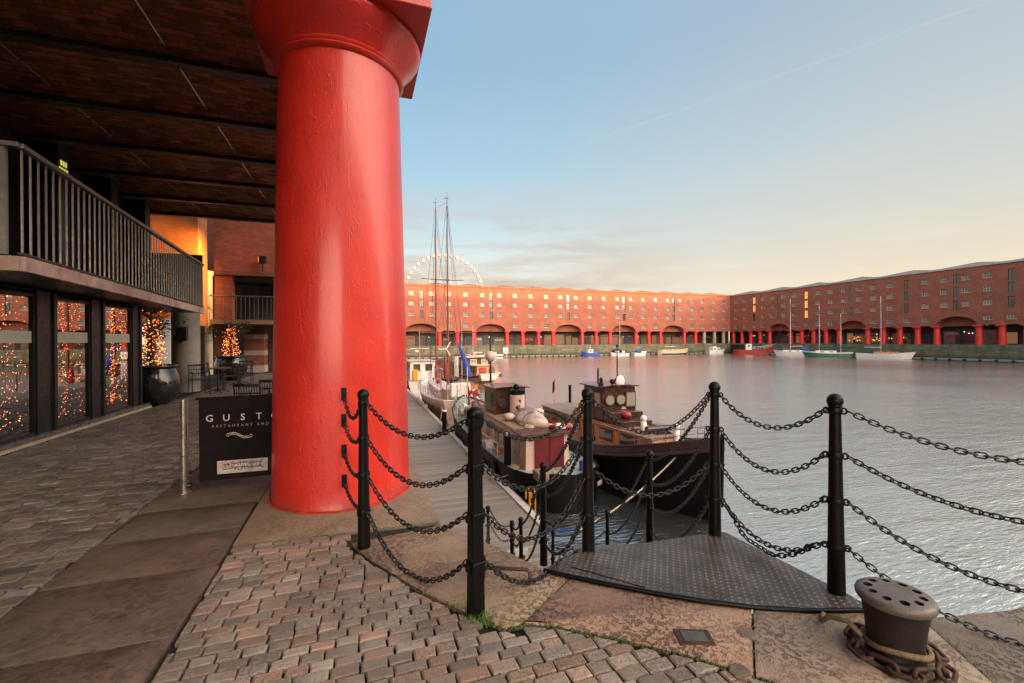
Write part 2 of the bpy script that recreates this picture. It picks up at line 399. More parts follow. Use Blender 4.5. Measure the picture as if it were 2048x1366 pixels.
# ------------------------------------------------------------------ sky and sun
def make_world():
    w = bpy.data.worlds.new('World'); sc.world = w; w.use_nodes = True
    n = w.node_tree.nodes; l = w.node_tree.links; bg = n['Background']
    sky = n.new('ShaderNodeTexSky'); sky.sky_type = 'NISHITA'; sky.sun_disc = False
    sky.sun_elevation = SUN_EL; sky.sun_rotation = math.atan2(SUN_H.x, SUN_H.y); sky.air_density = 1.0; sky.dust_density = 1.5
    tc = n.new('ShaderNodeTexCoord'); d = tc.outputs['Generated']
    nv = n.new('ShaderNodeVectorMath'); nv.operation = 'NORMALIZE'; l.new(d, nv.inputs[0]); d = nv.outputs[0]
    sp = n.new('ShaderNodeSeparateXYZ'); l.new(d, sp.inputs[0]); z = sp.outputs[2]
    def dot(vec):
        t = n.new('ShaderNodeVectorMath'); t.operation = 'DOT_PRODUCT'; l.new(d, t.inputs[0]); t.inputs[1].default_value = vec; return t.outputs['Value']
    def ramp(src, stops):
        r = n.new('ShaderNodeValToRGB'); e = r.color_ramp.elements
        for i, (p, c) in enumerate(stops):
            el = e[i] if i < 2 else e.new(p)
            el.position = p; el.color = (*c, 1)
        l.new(src, r.inputs[0]); return r.outputs[0]
    left = ramp(z, [(0.0, (.74, .66, .52)), (.10, (.68, .67, .61)), (.20, (.47, .58, .63)), (.34, (.27, .45, .57)), (.52, (.19, .36, .52)), (.9, (.22, .37, .56))])
    right = ramp(z, [(0.0, (.76, .60, .37)), (.10, (.66, .56, .43)), (.22, (.52, .51, .46)), (.36, (.41, .45, .47)), (.55, (.32, .38, .44)), (.9, (.34, .42, .52))])
    az = dot(tuple(CAMR @ Vector((1, 0, 0))))
    base = mix(n, l, maprange(n, l, az, -.30, .62, 0, 1), left, right)
    # thin warm stratus low in the sky
    mp = n.new('ShaderNodeMapping'); mp.inputs['Rotation'].default_value = (0, 0, rad(19)); mp.inputs['Scale'].default_value = (1.2, 1.2, 9); l.new(d, mp.inputs[0])
    t = noise_node(n, l, 2.1, 7, .58, mp.outputs[0], .4)
    band = math_n(n, l, 'MULTIPLY', maprange(n, l, z, .01, .09, .2, 1), maprange(n, l, z, .34, .18, 0, 1))
    band = math_n(n, l, 'MULTIPLY', band, maprange(n, l, az, .42, .02, .12, 1))
    cm = math_n(n, l, 'MULTIPLY', maprange(n, l, t.outputs[0], .36, .55, 0, 1), band)
    base = mix(n, l, cm, base, (.44, .335, .29))
    t2 = noise_node(n, l, 3.3, 6, .6, mp.outputs[0], .3)
    base = mix(n, l, math_n(n, l, 'MULTIPLY', maprange(n, l, t2.outputs[0], .52, .7, 0, .35), maprange(n, l, z, .25, .02, 0, 1)), base, (.9, .78, .58))
    # vapour trail
    a, b2 = ray(1120, 305).normalized(), ray(2060, -25).normalized(); nn = a.cross(b2).normalized(); mid = (a + b2).normalized()
    dd = math_n(n, l, 'ABSOLUTE', dot(tuple(nn)))
    t3 = noise_node(n, l, 14, 4, .6, d)
    wd = maprange(n, l, t3.outputs[0], .35, .65, .0022, .0052)
    tr = math_n(n, l, 'SUBTRACT', 1.0, math_n(n, l, 'DIVIDE', dd, wd)); trn = n.new('ShaderNodeClamp'); l.new(tr, trn.inputs[0])
    ext = maprange(n, l, dot(tuple(mid)), a.dot(mid), 1 - (1 - a.dot(mid)) * .6, 0, 1)
    base = mix(n, l, math_n(n, l, 'MULTIPLY', math_n(n, l, 'MULTIPLY', trn.outputs[0], ext), .075), base, (.80, .70, .68))
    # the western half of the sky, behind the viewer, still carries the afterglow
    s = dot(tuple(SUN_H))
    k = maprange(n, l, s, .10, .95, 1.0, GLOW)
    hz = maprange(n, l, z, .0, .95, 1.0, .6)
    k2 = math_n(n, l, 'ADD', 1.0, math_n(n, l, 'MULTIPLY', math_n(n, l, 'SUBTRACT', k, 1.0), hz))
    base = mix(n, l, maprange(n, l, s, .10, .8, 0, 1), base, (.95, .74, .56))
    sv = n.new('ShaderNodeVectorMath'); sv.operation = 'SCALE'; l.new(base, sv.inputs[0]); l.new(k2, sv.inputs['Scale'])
    sn = n.new('ShaderNodeVectorMath'); sn.operation = 'SCALE'; l.new(sky.outputs[0], sn.inputs[0]); sn.inputs['Scale'].default_value = .05
    ad = n.new('ShaderNodeVectorMath'); ad.operation = 'ADD'; l.new(sv.outputs[0], ad.inputs[0]); l.new(sn.outputs[0], ad.inputs[1])
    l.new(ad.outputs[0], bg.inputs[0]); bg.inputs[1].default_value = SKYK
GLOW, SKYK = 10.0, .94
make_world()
sd = bpy.data.lights.new('sun', 'SUN'); sd.energy = 4.9; sd.angle = rad(.9); sd.color = (1.0, .50, .17)
so = bpy.data.objects.new('sun', sd); COL.objects.link(so); so.rotation_euler = TOSUN.to_track_quat('Z', 'Y').to_euler(); so.location = TOSUN * 50

vs_ = sc.view_settings; vs_.view_transform = 'Standard'; vs_.look = 'None'; vs_.exposure = .42; vs_.gamma = 1
cy = sc.cycles; cy.max_bounces = 7; cy.diffuse_bounces = 4; cy.glossy_bounces = 4; cy.transparent_max_bounces = 10
cy.caustics_reflective = False; cy.caustics_refractive = False; cy.sample_clamp_indirect = 4; cy.use_denoising = True
# ================================================================== near quay: ground sheets
WATER_Z = -3.6
def lerp(a, b, t): return a + (b - a) * t
def v2(p): return (p[0], p[1])
# outer edge of the coping (north to south), rounded at the corner of the basin
OUTER = [(.62, 5.5), (.62, 4.4), (.63, 3.62), (.78, 3.36), (.98, 3.06), (1.16, 2.66), (1.38, 2.44), (1.64, 2.23), (1.86, 2.06), (2.08, 1.92), (2.33, 1.80), (2.58, 1.71), (2.76, 1.61), (2.96, 1.52), (3.4, 1.43), (4.2, 1.40), (6, 1.39)]
INNER = [(-.06, 3.52), (.07, 3.20), (.22, 2.94), (.37, 2.66), (.617, 2.32), (.72, 2.20), (.84, 2.20), (.987, 2.12), (1.17, 1.98), (1.354, 1.83), (1.52, 1.68), (1.66, 1.52), (1.95, 1.20), (2.3, .92), (2.7, .70), (3.4, .50), (4.3, .40), (6, .38)]

def clip(poly, a, b):
    # keep the part of poly to the left of a->b
    out = []
    def side(p): return (b[0] - a[0]) * (p[1] - a[1]) - (b[1] - a[1]) * (p[0] - a[0])
    for i in range(len(poly)):
        p, q = poly[i], poly[(i + 1) % len(poly)]; sp_, sq = side(p), side(q)
        if sp_ >= 0: out.append(p)
        if sp_ * sq < 0:
            t = sp_ / (sp_ - sq); out.append((lerp(p[0], q[0], t), lerp(p[1], q[1], t)))
    return out
def inside(p, poly):
    r = False; n = len(poly)
    for i in range(n):
        a, b = poly[i], poly[(i + 1) % n]
        if (a[1] > p[1]) != (b[1] > p[1]) and p[0] < (b[0] - a[0]) * (p[1] - a[1]) / (b[1] - a[1]) + a[0]: r = not r
    return r
def area(poly): return sum(poly[i][0] * poly[(i + 1) % len(poly)][1] - poly[(i + 1) % len(poly)][0] * poly[i][1] for i in range(len(poly))) / 2
def stone(mb, poly, top, bev, bottom, dome=.004, jit=0.0, tilt=0.0):
    n = len(poly); cx = sum(p[0] for p in poly) / n; cy = sum(p[1] for p in poly) / n
    tx, ty = rnd.uniform(-tilt, tilt), rnd.uniform(-tilt, tilt)
    def h(p): return top + (p[0] - cx) * tx + (p[1] - cy) * ty
    vs = [(p[0], p[1], bottom) for p in poly] + [(p[0], p[1], h(p) - bev * .8) for p in poly]
    for p in poly:
        dx, dy = cx - p[0], cy - p[1]; q = math.hypot(dx, dy) or 1; k = min(.45, bev * 1.25 / q)
        vs.append((p[0] + dx * k + rnd.uniform(-jit, jit), p[1] + dy * k + rnd.uniform(-jit, jit), h(p) + rnd.uniform(-jit, jit) * .5))
    vs.append((cx + rnd.uniform(-jit, jit) * 3, cy + rnd.uniform(-jit, jit) * 3, top + dome))
    fs = []
    for i in range(n):
        j = (i + 1) % n
        fs += [(i, j, n + j, n + i), (n + i, n + j, 2 * n + j, 2 * n + i), (2 * n + i, 2 * n + j, 3 * n)]
    mb.add(vs, fs)
def setts(region, x0, x1, y0, y1, lx, ly, pal, hj, gap):
    mb = MB(); y = y0; r = 0
    if area(region) < 0: region = region[::-1]
    while y < y1:
        h = ly * rnd.uniform(.9, 1.1); x = x0 - rnd.uniform(0, lx); wob = rnd.uniform(-.003, .003)
        while x < x1:
            w = lx * rnd.uniform(.8, 1.22)
            q = [(x + gap, y + gap), (x + w - gap, y + gap), (x + w - gap, y + h - gap), (x + gap, y + h - gap)]
            q = [(p[0] + rnd.uniform(-.004, .004), p[1] + rnd.uniform(-.0035, .0035) + wob) for p in q]
            x += w
            ins = [inside(p, region) for p in q]
            if not any(ins): continue
            if not all(ins):
                c = (sum(p[0] for p in q) / 4, sum(p[1] for p in q) / 4)
                for i in range(len(region)):
                    a, b = region[i], region[(i + 1) % len(region)]
                    dx, dy = b[0] - a[0], b[1] - a[1]; L2 = dx * dx + dy * dy
                    t = max(0, min(1, ((c[0] - a[0]) * dx + (c[1] - a[1]) * dy) / L2))
                    if math.hypot(a[0] + t * dx - c[0], a[1] + t * dy - c[1]) < lx * .75 and len(q) > 2: q = clip(q, a, b)
                if len(q) < 3 or abs(area(q)) < lx * ly * .15: continue
            base = rnd.choice(pal); k = rnd.uniform(.66, 1.28)
            mb.c = tuple(c_ * k * rnd.uniform(.96, 1.04) for c_ in base)
            stone(mb, q, rnd.uniform(-hj, hj), .0075, -.045, rnd.uniform(-.001, .001), .002, .012)
        y += h
    return mb
SETT = granite('granite_sett', (1, 1, 1), pit=(.07, .06, .05), pits=.45, sc_=70, bstr=.8)
SETTD = M('dark_cobble', (1, 1, 1), .5, var=.3, vs=18, bmp=.9, bs=70, attr=True, bdist=.01, rvar=.2)
pal_warm = [tuple(c * k for c, k in zip(q_, (1.08, 1.0, .92))) for q_ in [(.25, .215, .19), (.275, .22, .185), (.23, .205, .19), (.20, .185, .175), (.30, .21, .165), (.30, .225, .18), (.26, .25, .235), (.27, .255, .235), (.24, .225, .215), (.18, .16, .15), (.31, .27, .235)]]
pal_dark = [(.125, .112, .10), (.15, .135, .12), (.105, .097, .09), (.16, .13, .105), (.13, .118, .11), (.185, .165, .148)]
reg_near = [(-.86, -1.4), (4.5, -1.4), (4.5, .36)] + [(p[0] - .012, p[1] - .014) for p in INNER[::-1][1:]] + [(-.06, 3.70), (-.88, 3.74)]
struct(setts(reg_near, -.9, 4.5, -1.4, 3.74, .128, .074, pal_warm, .0025, .0046).build('sett_paving', SETT, smooth=32))
reg_dark = [(-4.52, -2), (-1.88, -2), (-1.88, 40), (-4.52, 40)]
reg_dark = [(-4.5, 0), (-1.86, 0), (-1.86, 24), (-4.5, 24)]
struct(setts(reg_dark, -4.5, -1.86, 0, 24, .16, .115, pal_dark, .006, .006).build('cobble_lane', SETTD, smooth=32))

# sandstone flags and granite stones
FLAG = granite('sandstone_flag', (1.1, 1.0, .95), stain=(.068, .054, .046), pit=(.045, .034, .028), pits=.5, sc_=17, bstr=.5)
mb = MB(); y = -1.6
while y < 24:
    L = rnd.uniform(.62, 1.25)
    if 1.9 < y < 4.6: L = rnd.uniform(.6, .85)
    sk = rnd.uniform(-.04, .04); xl = -1.835 + rnd.uniform(-.02, .02); xr = -.905 + rnd.uniform(-.015, .015)
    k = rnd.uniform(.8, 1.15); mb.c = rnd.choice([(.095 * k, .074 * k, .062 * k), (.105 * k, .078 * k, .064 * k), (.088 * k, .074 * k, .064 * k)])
    pts = []
    n_ = 5
    for i in range(n_): pts.append((lerp(xl, xr, i / (n_ - 1)), y + .008 + sk * (i / (n_ - 1)) + rnd.uniform(-.008, .008)))
    for i in range(n_): pts.append((lerp(xr, xl, i / (n_ - 1)) + (rnd.uniform(-.012, .012)), y + L - .008 + rnd.uniform(-.008, .008)))
    stone(mb, pts, rnd.uniform(-.003, .003), .005, -.05, .0, .001)
    y += L
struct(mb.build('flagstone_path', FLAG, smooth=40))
GRAN = granite('tooled_granite', (1, 1, 1))
GRANS = granite('smooth_granite', (1, 1, 1), pits=.5, sc_=45, bstr=.8)
def curve_pt(cur, p):
    # nearest parameter of a polyline
    best = (1e9, 0)
    for i in range(len(cur) - 1):
        a, b = Vector(cur[i]), Vector(cur[i + 1]); d = b - a; t = max(0, min(1, (Vector(p) - a).dot(d) / d.length_squared))
        q = (a + d * t - Vector(p)).length
        if q < best[0]: best = (q, i + t)
    return best[1]
def seg(cur, t0, t1):
    def at(t):
        i = min(int(t), len(cur) - 2); f = t - i; return (lerp(cur[i][0], cur[i + 1][0], f), lerp(cur[i][1], cur[i + 1][1], f))
    out = [at(t0)]
    for i in range(len(cur)):
        if t0 + .03 < i < t1 - .03: out.append(tuple(cur[i]))
    out.append(at(t1)); return out
joints = [((-.06, 3.52), (.63, 3.62)), ((.22, 2.94), (1.0, 3.03)), ((.80, 2.20), (1.27, 2.55)), ((1.66, 1.52), (2.08, 1.92)), ((2.42, .85), (2.86, 1.57)), ((3.4, .5), (3.55, 1.42)), ((6, .38), (6, 1.39))]
cols = [(.30, .22, .135), (.32, .235, .145), (.42, .255, .17), (.40, .31, .225), (.27, .225, .17), (.27, .225, .17)]
def shrink(poly, g):
    n = len(poly); a = area(poly); s = 1 if a > 0 else -1; out = []
    for i in range(n):
        p, c, q = Vector(poly[i - 1]), Vector(poly[i]), Vector(poly[(i + 1) % n])
        d1 = (c - p).normalized(); d2 = (q - c).normalized()
        n1 = Vector((-d1.y, d1.x)) * s; n2 = Vector((-d2.y, d2.x)) * s
        m = n1 + n2
        if m.length < .3: m = n1
        m.normalize(); out.append(tuple(c + m * (g / max(.5, m.dot(n1)))))
    return out
def slab(mb, poly, top, bev, bottom):
    if area(poly) < 0: poly = poly[::-1]
    inn = shrink(poly, bev); n = len(poly)
    vs = [(p[0], p[1], bottom) for p in poly] + [(p[0], p[1], top - bev * .7) for p in poly] + [(p[0], p[1], top) for p in inn]
    fs = []
    for i in range(n):
        j = (i + 1) % n
        fs += [(i, j, n + j, n + i), (n + i, n + j, 2 * n + j, 2 * n + i)]
    tr = tessellate_polygon([[Vector((p[0], p[1], 0)) for p in inn]])
    for t in tr:
        t = list(t); a, b, c = (Vector(inn[i]) for i in t)
        if (b - a).cross(c - a) < 0: t = t[::-1]
        fs.append([2 * n + i for i in t])
    mb.add(vs, fs)
mb = MB()
for i in range(len(joints) - 1):
    a0, b0 = curve_pt(INNER, joints[i][0]), curve_pt(OUTER, joints[i][1])
    a1, b1 = curve_pt(INNER, joints[i + 1][0]), curve_pt(OUTER, joints[i + 1][1])
    poly = seg(INNER, a0, a1) + seg(OUTER, b0, b1)[::-1]
    mb.c = cols[i]; slab(mb, shrink(poly, .005), [.004, .002, .006, .010, .004, .004][i], .014, -.4)
struct(mb.build('coping_stone', GRAN, smooth=50))
mb = MB(); mb.c = (.215, .16, .10)
slab(mb, [(-.885, 3.78), (-.04, 3.735), (.63, 3.70), (.635, 6.0), (-.885, 6.0)], .008, .014, -.4)
y = 6.012
while y < 128:
    L = 1.85
    k = rnd.uniform(.85, 1.1); mb.c = (.25 * k, .21 * k, .16 * k)
    slab(mb, [(-.885, y), (.635, y), (.635, y + L - .012), (-.885, y + L - .012)], .006, .014, -.4); y += L
struct(mb.build('column_plinth_stone', GRANS, smooth=50))

# big sheets: mortar bed under the setts, far quays, quay walls, water, land beyond
BED = M('mortar_bed', (.018, .016, .012), .95, var=.4, vs=9, bmp=.5, bs=60, stain=(.045, .055, .015), ss=3)
mb = MB()
mb.prism([(-300, -300), (300, -300), (300, 1.36), (4, 1.36), (2.9, 1.48), (2.55, 1.66), (2.05, 1.86), (1.6, 2.17), (1.1, 2.6), (.93, 3.03), (.58, 3.6), (.58, 600), (-300, 600)], -1.0, -.028)
struct(mb.build('ground', BED))
mb = MB()
mb.prism([(.58, 129.2), (400, 129.2), (400, 700), (.58, 700)], -1.0, .0)
mb.prism([(129.6, 1.36), (400, 1.36), (400, 129.19), (129.6, 129.19)], -1.0, .0)
struct(mb.build('quay_pavement', M('quay_paving', (.20, .175, .15), .8, var=.25, vs=.8)))
mb = MB()
q = [(.6, 129.0)] + [(.6, 3.65)] + [(p[0] - .02, p[1] - .02) for p in OUTER[2:]] + [(129.8, 1.37)]
for i in range(len(q) - 1):
    mb.poly([(q[i][0], q[i][1], -6), (q[i + 1][0], q[i + 1][1], -6), (q[i + 1][0], q[i + 1][1], -.35), (q[i][0], q[i][1], -.35)])
struct(mb.build('dock_wall', QWALL))
mb = MB(); mb.box(.6, 130.1, 129.0, 129.6, -6, .03); mb.box(129.4, 130.1, 1.4, 128.99, -6, .03)
struct(mb.build('far_dock_wall', QWALL))

def water_mat():
    m, n, l, b = newmat('dock_water'); v = objvec(n, l)
    b.inputs['Roughness'].default_value = .06; b.inputs['IOR'].default_value = 1.45
    t = noise_node(n, l, .06, 3, .5, v)
    l.new(mix(n, l, maprange(n, l, t.outputs[0], .35, .65, 0, 1), (.085, .10, .092), (.12, .13, .115)), b.inputs['Base Color'])
    mp = n.new('ShaderNodeMapping'); mp.inputs['Rotation'].default_value = (0, 0, rad(-24)); mp.inputs['Scale'].default_value = (.42, 1.5, 1); l.new(v, mp.inputs[0])
    a = noise_node(n, l, 6.4, 4, .55, mp.outputs[0], .5); c = noise_node(n, l, .9, 3, .5, mp.outputs[0], .3)
    d = noise_node(n, l, .045, 3, .5, v)
    h = math_n(n, l, 'ADD', math_n(n, l, 'MULTIPLY', a.outputs[0], .5), math_n(n, l, 'MULTIPLY', c.outputs[0], 1.0))
    h = math_n(n, l, 'MULTIPLY', h, maprange(n, l, d.outputs[0], .35, .65, .55, 1.15))
    bn = bump(n, l, b, h, .68, .17)
    g = n.new('ShaderNodeBsdfGlossy'); g.inputs['Roughness'].default_value = .2; g.inputs['Color'].default_value = (1, .965, .88, 1); l.new(bn, g.inputs['Normal'])
    ms = n.new('ShaderNodeMixShader'); ms.inputs[0].default_value = .72; l.new(b.outputs[0], ms.inputs[1]); l.new(g.outputs[0], ms.inputs[2]); l.new(ms.outputs[0], n['Material Output'].inputs[0])
    return m
mb = MB(); mb.poly([(-.5, .5, 0), (131, .5, 0), (131, 131, 0), (-.5, 131, 0)])
o = struct(mb.build('water', water_mat())); o.location = (0, 0, WATER_Z)

# ------------------------------------------------------------------ checker plate over the corner
def plate_mat():
    m, n, l, b = newmat('checker_plate'); v = objvec(n, l)
    t = noise_node(n, l, 5, 6, .65, v); c = mix(n, l, maprange(n, l, t.outputs[0], .35, .65, 0, 1), (.06, .05, .043), (.115, .097, .083))
    mp = n.new('ShaderNodeMapping'); mp.inputs['Rotation'].default_value = (0, 0, rad(38)); l.new(v, mp.inputs[0])
    vo = n.new('ShaderNodeTexVoronoi'); vo.voronoi_dimensions = '2D'; vo.inputs['Scale'].default_value = 26; vo.inputs['Randomness'].default_value = 0; l.new(mp.outputs[0], vo.inputs['Vector'])
    dots = maprange(n, l, vo.outputs['Distance'], .17, .27, 1, 0)
    c = mix(n, l, math_n(n, l, 'MULTIPLY', math_n(n, l, 'MULTIPLY', dots, maprange(n, l, t.outputs[0], .35, .6, .15, 1)), .6), c, (.34, .30, .27)); l.new(c, b.inputs['Base Color'])
    b.inputs['Metallic'].default_value = .4; b.inputs['Roughness'].default_value = .42
    bump(n, l, b, math_n(n, l, 'ADD', dots, math_n(n, l, 'MULTIPLY', t.outputs[0], .3)), .8, .006)
    return m
plate = thing('checker_plate', 'dark studded steel plate filling the quay corner between the chain posts', 'steel plate', (2.0, 2.3, .012))
low = [(1.12, 2.64), (1.36, 2.41), (1.62, 2.19), (1.84, 2.02), (2.06, 1.88), (2.31, 1.76), (2.64, 1.65)]
mb = MB(); mb.prism(low + [(2.66, 1.78), (2.64, 2.68), (2.45, 2.71), (1.4, 2.76)], .012, .028); mb.build('plate', plate_mat(), plate, world=True)
mb = MB(); mb.tube([(p[0], p[1], .022) for p in low], .013, 8); mb.build('edge_rod', BLACK, plate, world=True, smooth=60)
mb = MB(); mb.bar((1.30, 2.60, .0295), (1.60, 2.24, .0295), .008, .003); mb.build('weld_seam', BLACK, plate, world=True)
mb = MB(); mb.box(1.3, 2.6, 2.60, 2.67, -.25, .011); mb.box(2.55, 2.62, 1.85, 2.59, -.25, .011); mb.build('support_beam', IRON, plate, world=True)

# ------------------------------------------------------------------ posts
LUGZ = (1.055, .795, .53, .265)
def round_post_parts(t, H=1.155, r0=.045, r1=.028, n=16):
    mb = MB(); mb.lathe([(r0, 0), (r0 * .99, .03), (r1, H - .07)], n); mb.build('shaft', BLACK, t, smooth=50)
    mb = MB(); mb.lathe([(r1 * .98, 0), (r1 * 1.25, .012), (r1 * 1.25, .02), (r1 * .9, .03)], n, (0, 0, H - .085)); mb.ball((0, 0, H - .043), .043, 16, sz=1.0); mb.build('ball_finial', BLACK, t, smooth=60)
    for z in LUGZ:
        k = H / 1.155
        mb = MB(); mb.lathe([(lerp(r0, r1, z / 1.1) + .004, -.018), (lerp(r0, r1, z / 1.1) + .008, 0), (lerp(r0, r1, z / 1.1) + .004, .018)], n, (0, 0, z * k))
        for a in (0, PI):
            rr = lerp(r0, r1, z / 1.1)
            mb.tube([(math.cos(a) * (rr + .012 + .014 * math.cos(q)), .014 * math.sin(q) * 0, z * k + .016 * math.sin(q)) for q in [i * PI / 5 for i in range(10)]], .006, 6, closed=True)
        mb.build('chain_lug', BLACK, t, smooth=60)
POSTS = {}
def post(key, x, y, z, label, rz=0, H=1.155, k=1.0, group='posts of the quay-edge chain railing'):
    t = thing('chain_post', label, 'post', (x, y, z), rz, group)
    t.rotation_euler = (rnd.uniform(-.009, .009), rnd.uniform(-.009, .009), rz); round_post_parts(t, H, .046 * k, .029 * k); POSTS[key] = (Vector((x, y, z)), H, .035 * k); return t
post('a', .03, 3.41, .0, 'black ball-topped post in front of the big red column', .9)
post('c', 1.52, 2.78, .012, 'black ball-topped post at the left tip of the checker plate', .1)
post('d', 2.54, 2.68, .028, 'black ball-topped post at the far corner of the checker plate by the tug bow', -.8)
post('e', 2.62, 1.83, .028, 'black ball-topped post just behind the mooring bollard', -.9)
post('f', 3.46, .62, .0, 'black ball-topped post out beyond the bollard along the south quay', -.9)
# square post with bolted cleats
t = thing('chain_post', 'square black post with bolted cleats standing on the granite coping, nearest of the posts', 'post', (.60, 2.37, .0), 0.32, 'posts of the quay-edge chain railing')
mb = MB(); a, b_ = .038, .028
mb.add([(-a, -a, 0), (a, -a, 0), (a, a, 0), (-a, a, 0), (-b_, -b_, 1.09), (b_, -b_, 1.09), (b_, b_, 1.09), (-b_, b_, 1.09)], [(0, 1, 5, 4), (1, 2, 6, 5), (2, 3, 7, 6), (3, 0, 4, 7), (4, 5, 6, 7)])
mb.build('shaft', BLACK, t, bevel=.006, bseg=2)
mb = MB(); mb.ball((0, 0, 1.10), .047, 14, sz=.85); mb.build('ball_finial', BLACK, t, smooth=60)
for z in LUGZ:
    mb = MB(); w = lerp(a, b_, z / 1.1)
    mb.box(-w - .004, w + .006, -w - .004, w + .004, z - .03, z + .03); mb.box(w + .0061, w + .022, -.018, .018, z - .02, z + .045); mb.box(-w - .022, -w - .0041, -.018, .018, z - .02, z + .02)
    mb.build('chain_cleat', BLACK, t, bevel=.004)
POSTS['b'] = (Vector((.60, 2.37, .0)), 1.155, .05)
# posts of the stair going down to the pontoon
g2 = 'posts of the stair down to the pontoon'
post('l1', 1.95, 4.6, .14 - 1.155, 'stair post one step down from the post at the left plate tip', .3, k=.95, group=g2)
post('r1', 3.08, 4.22, .26 - 1.155, 'lower black stair post seen against the tug hull, in line down from the plate corner', .3, k=.95, group=g2)
post('l2', 2.38, 6.5, -1.25 - 1.155, 'low black stair post half way down on the pontoon side of the stair', .3, k=.9, group=g2)
post('r2', 3.69, 6.13, -1.17 - 1.155, 'low black stair post nearest the open water at the foot of the stair', .3, k=.9, group=g2)
post('m1', 2.60, 7.57, -1.73 - 1.155, 'thick black post at the bottom landing beside the number board', .3, k=1.05, group=g2)
post('m2', 2.20, 7.75, -1.48 - 1.155, 'leftmost low black post at the bottom landing over the pontoon deck', .3, k=.8, group=g2)
post('r3', 3.45, 7.7, -2.08 - 1.0, 'lowest black post at the pontoon end by the blue mooring rope', .3, H=1.0, k=.9, group=g2)

# ------------------------------------------------------------------ chains
def link_verts(Ls, w, r, n=12, k=6):
    # stadium-shaped closed wire in the xy plane, long axis x
    h = Ls / 2 - w; pts = []
    for i in range(n):
        a = 2 * PI * i / n; pts.append(((h if math.cos(a) > 0 else -h) + w * math.cos(a), w * math.sin(a), 0))
    mb = MB(); mb.tube([Vector(p) for p in pts], r, k, closed=True)
    return mb.v, mb.f
def chain_mb(p0, p1, sag, pitch=.036, w=.0140, r=.0046, lowres=False, mb=None, side=0.0):
    p0, p1 = Vector(p0), Vector(p1); N = 60; pts = []
    lat = Vector((-(p1 - p0).y, (p1 - p0).x, 0)); lat = lat.normalized() if lat.length > 0 else Vector((1, 0, 0))
    for i in range(N + 1):
        t = i / N; p = p0.lerp(p1, t); p.z -= 4 * sag * t * (1 - t); p += lat * side * math.sin(t * 17) * 1; pts.append(p)
    L = [0]
    for i in range(N): L.append(L[-1] + (pts[i + 1] - pts[i]).length)
    n = max(4, round(L[-1] / pitch)); st = L[-1] / n
    lv, lf = link_verts(st + 2.9 * r, w, r, 10 if lowres else 12, 5 if lowres else 6)
    mb = mb or MB(); i = 0; roll0 = rnd.uniform(-.4, .4)
    for k in range(n):
        s = (k + .5) * st
        while L[i + 1] < s: i += 1
        f = (s - L[i]) / (L[i + 1] - L[i]); p = pts[i].lerp(pts[i + 1], f); tg = (pts[i + 1] - pts[i]).normalized()
        up = Vector((0, 0, 1)); y = up.cross(tg)
        if y.length < .01: y = Vector((0, 1, 0))
        y.normalize(); z = tg.cross(y)
        m = Matrix((tg, y, z)).transposed().to_4x4()
        a = roll0 + (PI / 2 if k % 2 else 0) + rnd.uniform(-.15, .15)
        m = Matrix.Translation(p) @ m @ Matrix.Rotation(a, 4, 'X')
        mb.add([m @ Vector(v) for v in lv], lf)
    return mb
ordw = ['topmost', 'second', 'third', 'lowest']
def chains(A, B, sags, where, group, za=None, zb=None, low=False, fr=None, **kw):
    n = len(sags)
    for i in range(n):
        if fr: a = Vector(fr[i])
        else:
            P, H, r = POSTS[A]; a = P + Vector((0, 0, (za or LUGZ)[i] * H / 1.155))
        P, H, r2 = POSTS[B]; b = P + Vector((0, 0, (zb or LUGZ)[i] * H / 1.155))
        d = (b - a); d.z = 0; d.normalize()
        if not fr: a = a + d * (r + .022)
        b = b - d * (r2 + .022)
        mb = chain_mb(a, b, sags[i], lowres=low, **kw)
        w = 'single' if n == 1 else ('upper' if i == 0 else 'lower') if n == 2 else (ordw[i] if i < n - 1 else 'lowest')
        o = mb.build('chain', CHAINM, loc=tuple(a), smooth=80)
        tag(o, f'{w} black chain hanging {where}', 'chain', group)
GC = 'chains of the quay-edge railing'
BRK = [(-.125, 4.17, z) for z in (1.03, .80, .53, .265)]
chains(None, 'a', [.16, .10, .09, .06], 'between the red column and the post in front of it', GC, fr=BRK)
chains('a', 'b', [.16, .20, .22, .26], 'between the post by the red column and the square post', GC)
chains('b', 'c', [.17, .22, .26, .26], 'between the square post and the post left of the plate', GC)
chains('c', 'd', [.25], 'across the top of the stair between the two plate posts', GC)
chains('c', 'd', [.20], 'low across the stair head between the two plate posts', GC, za=[.56], zb=[.53])
chains('d', 'e', [.17, .20, .19], 'between the plate corner post and the post behind the bollard', GC)
mb = chain_mb(POSTS['d'][0] + Vector((.03, -.05, .265)), POSTS['e'][0] + Vector((-.02, .06, .265)), .17)
mb = chain_mb(POSTS['d'][0] + Vector((.03, -.06, .25)), POSTS['e'][0] + Vector((-.02, .12, .235)), .20, mb=mb, side=.012)
tag(mb.build('chain', CHAINM, loc=tuple(POSTS['d'][0] + Vector((.03, -.05, .265))), smooth=80), 'lowest chain, doubled and tangled, between plate corner post and post behind bollard', 'chain', GC)
chains('e', 'f', [.17, .20, .27, .27], 'from the post behind the bollard out to the right', GC)
GS = 'chains of the pontoon stair railing'
chains('c', 'l1', [.10, .14, .18, .2], 'down from the left plate post to the stair post beyond it', GS, low=True)
chains('l1', 'l2', [.12, .16, .2], 'down the pontoon side of the stair from the second post', GS, low=True)
chains('d', 'r1', [.12, .16, .2, .22], 'from the plate corner post down to the stair post beyond it', GS, low=True)
chains('r1', 'r2', [.12, .16, .2], 'down the water side of the stair to the lowest stair post', GS, low=True)
chains('l2', 'm1', [.08, .1], 'between the two posts at the bottom landing', GS, low=True)
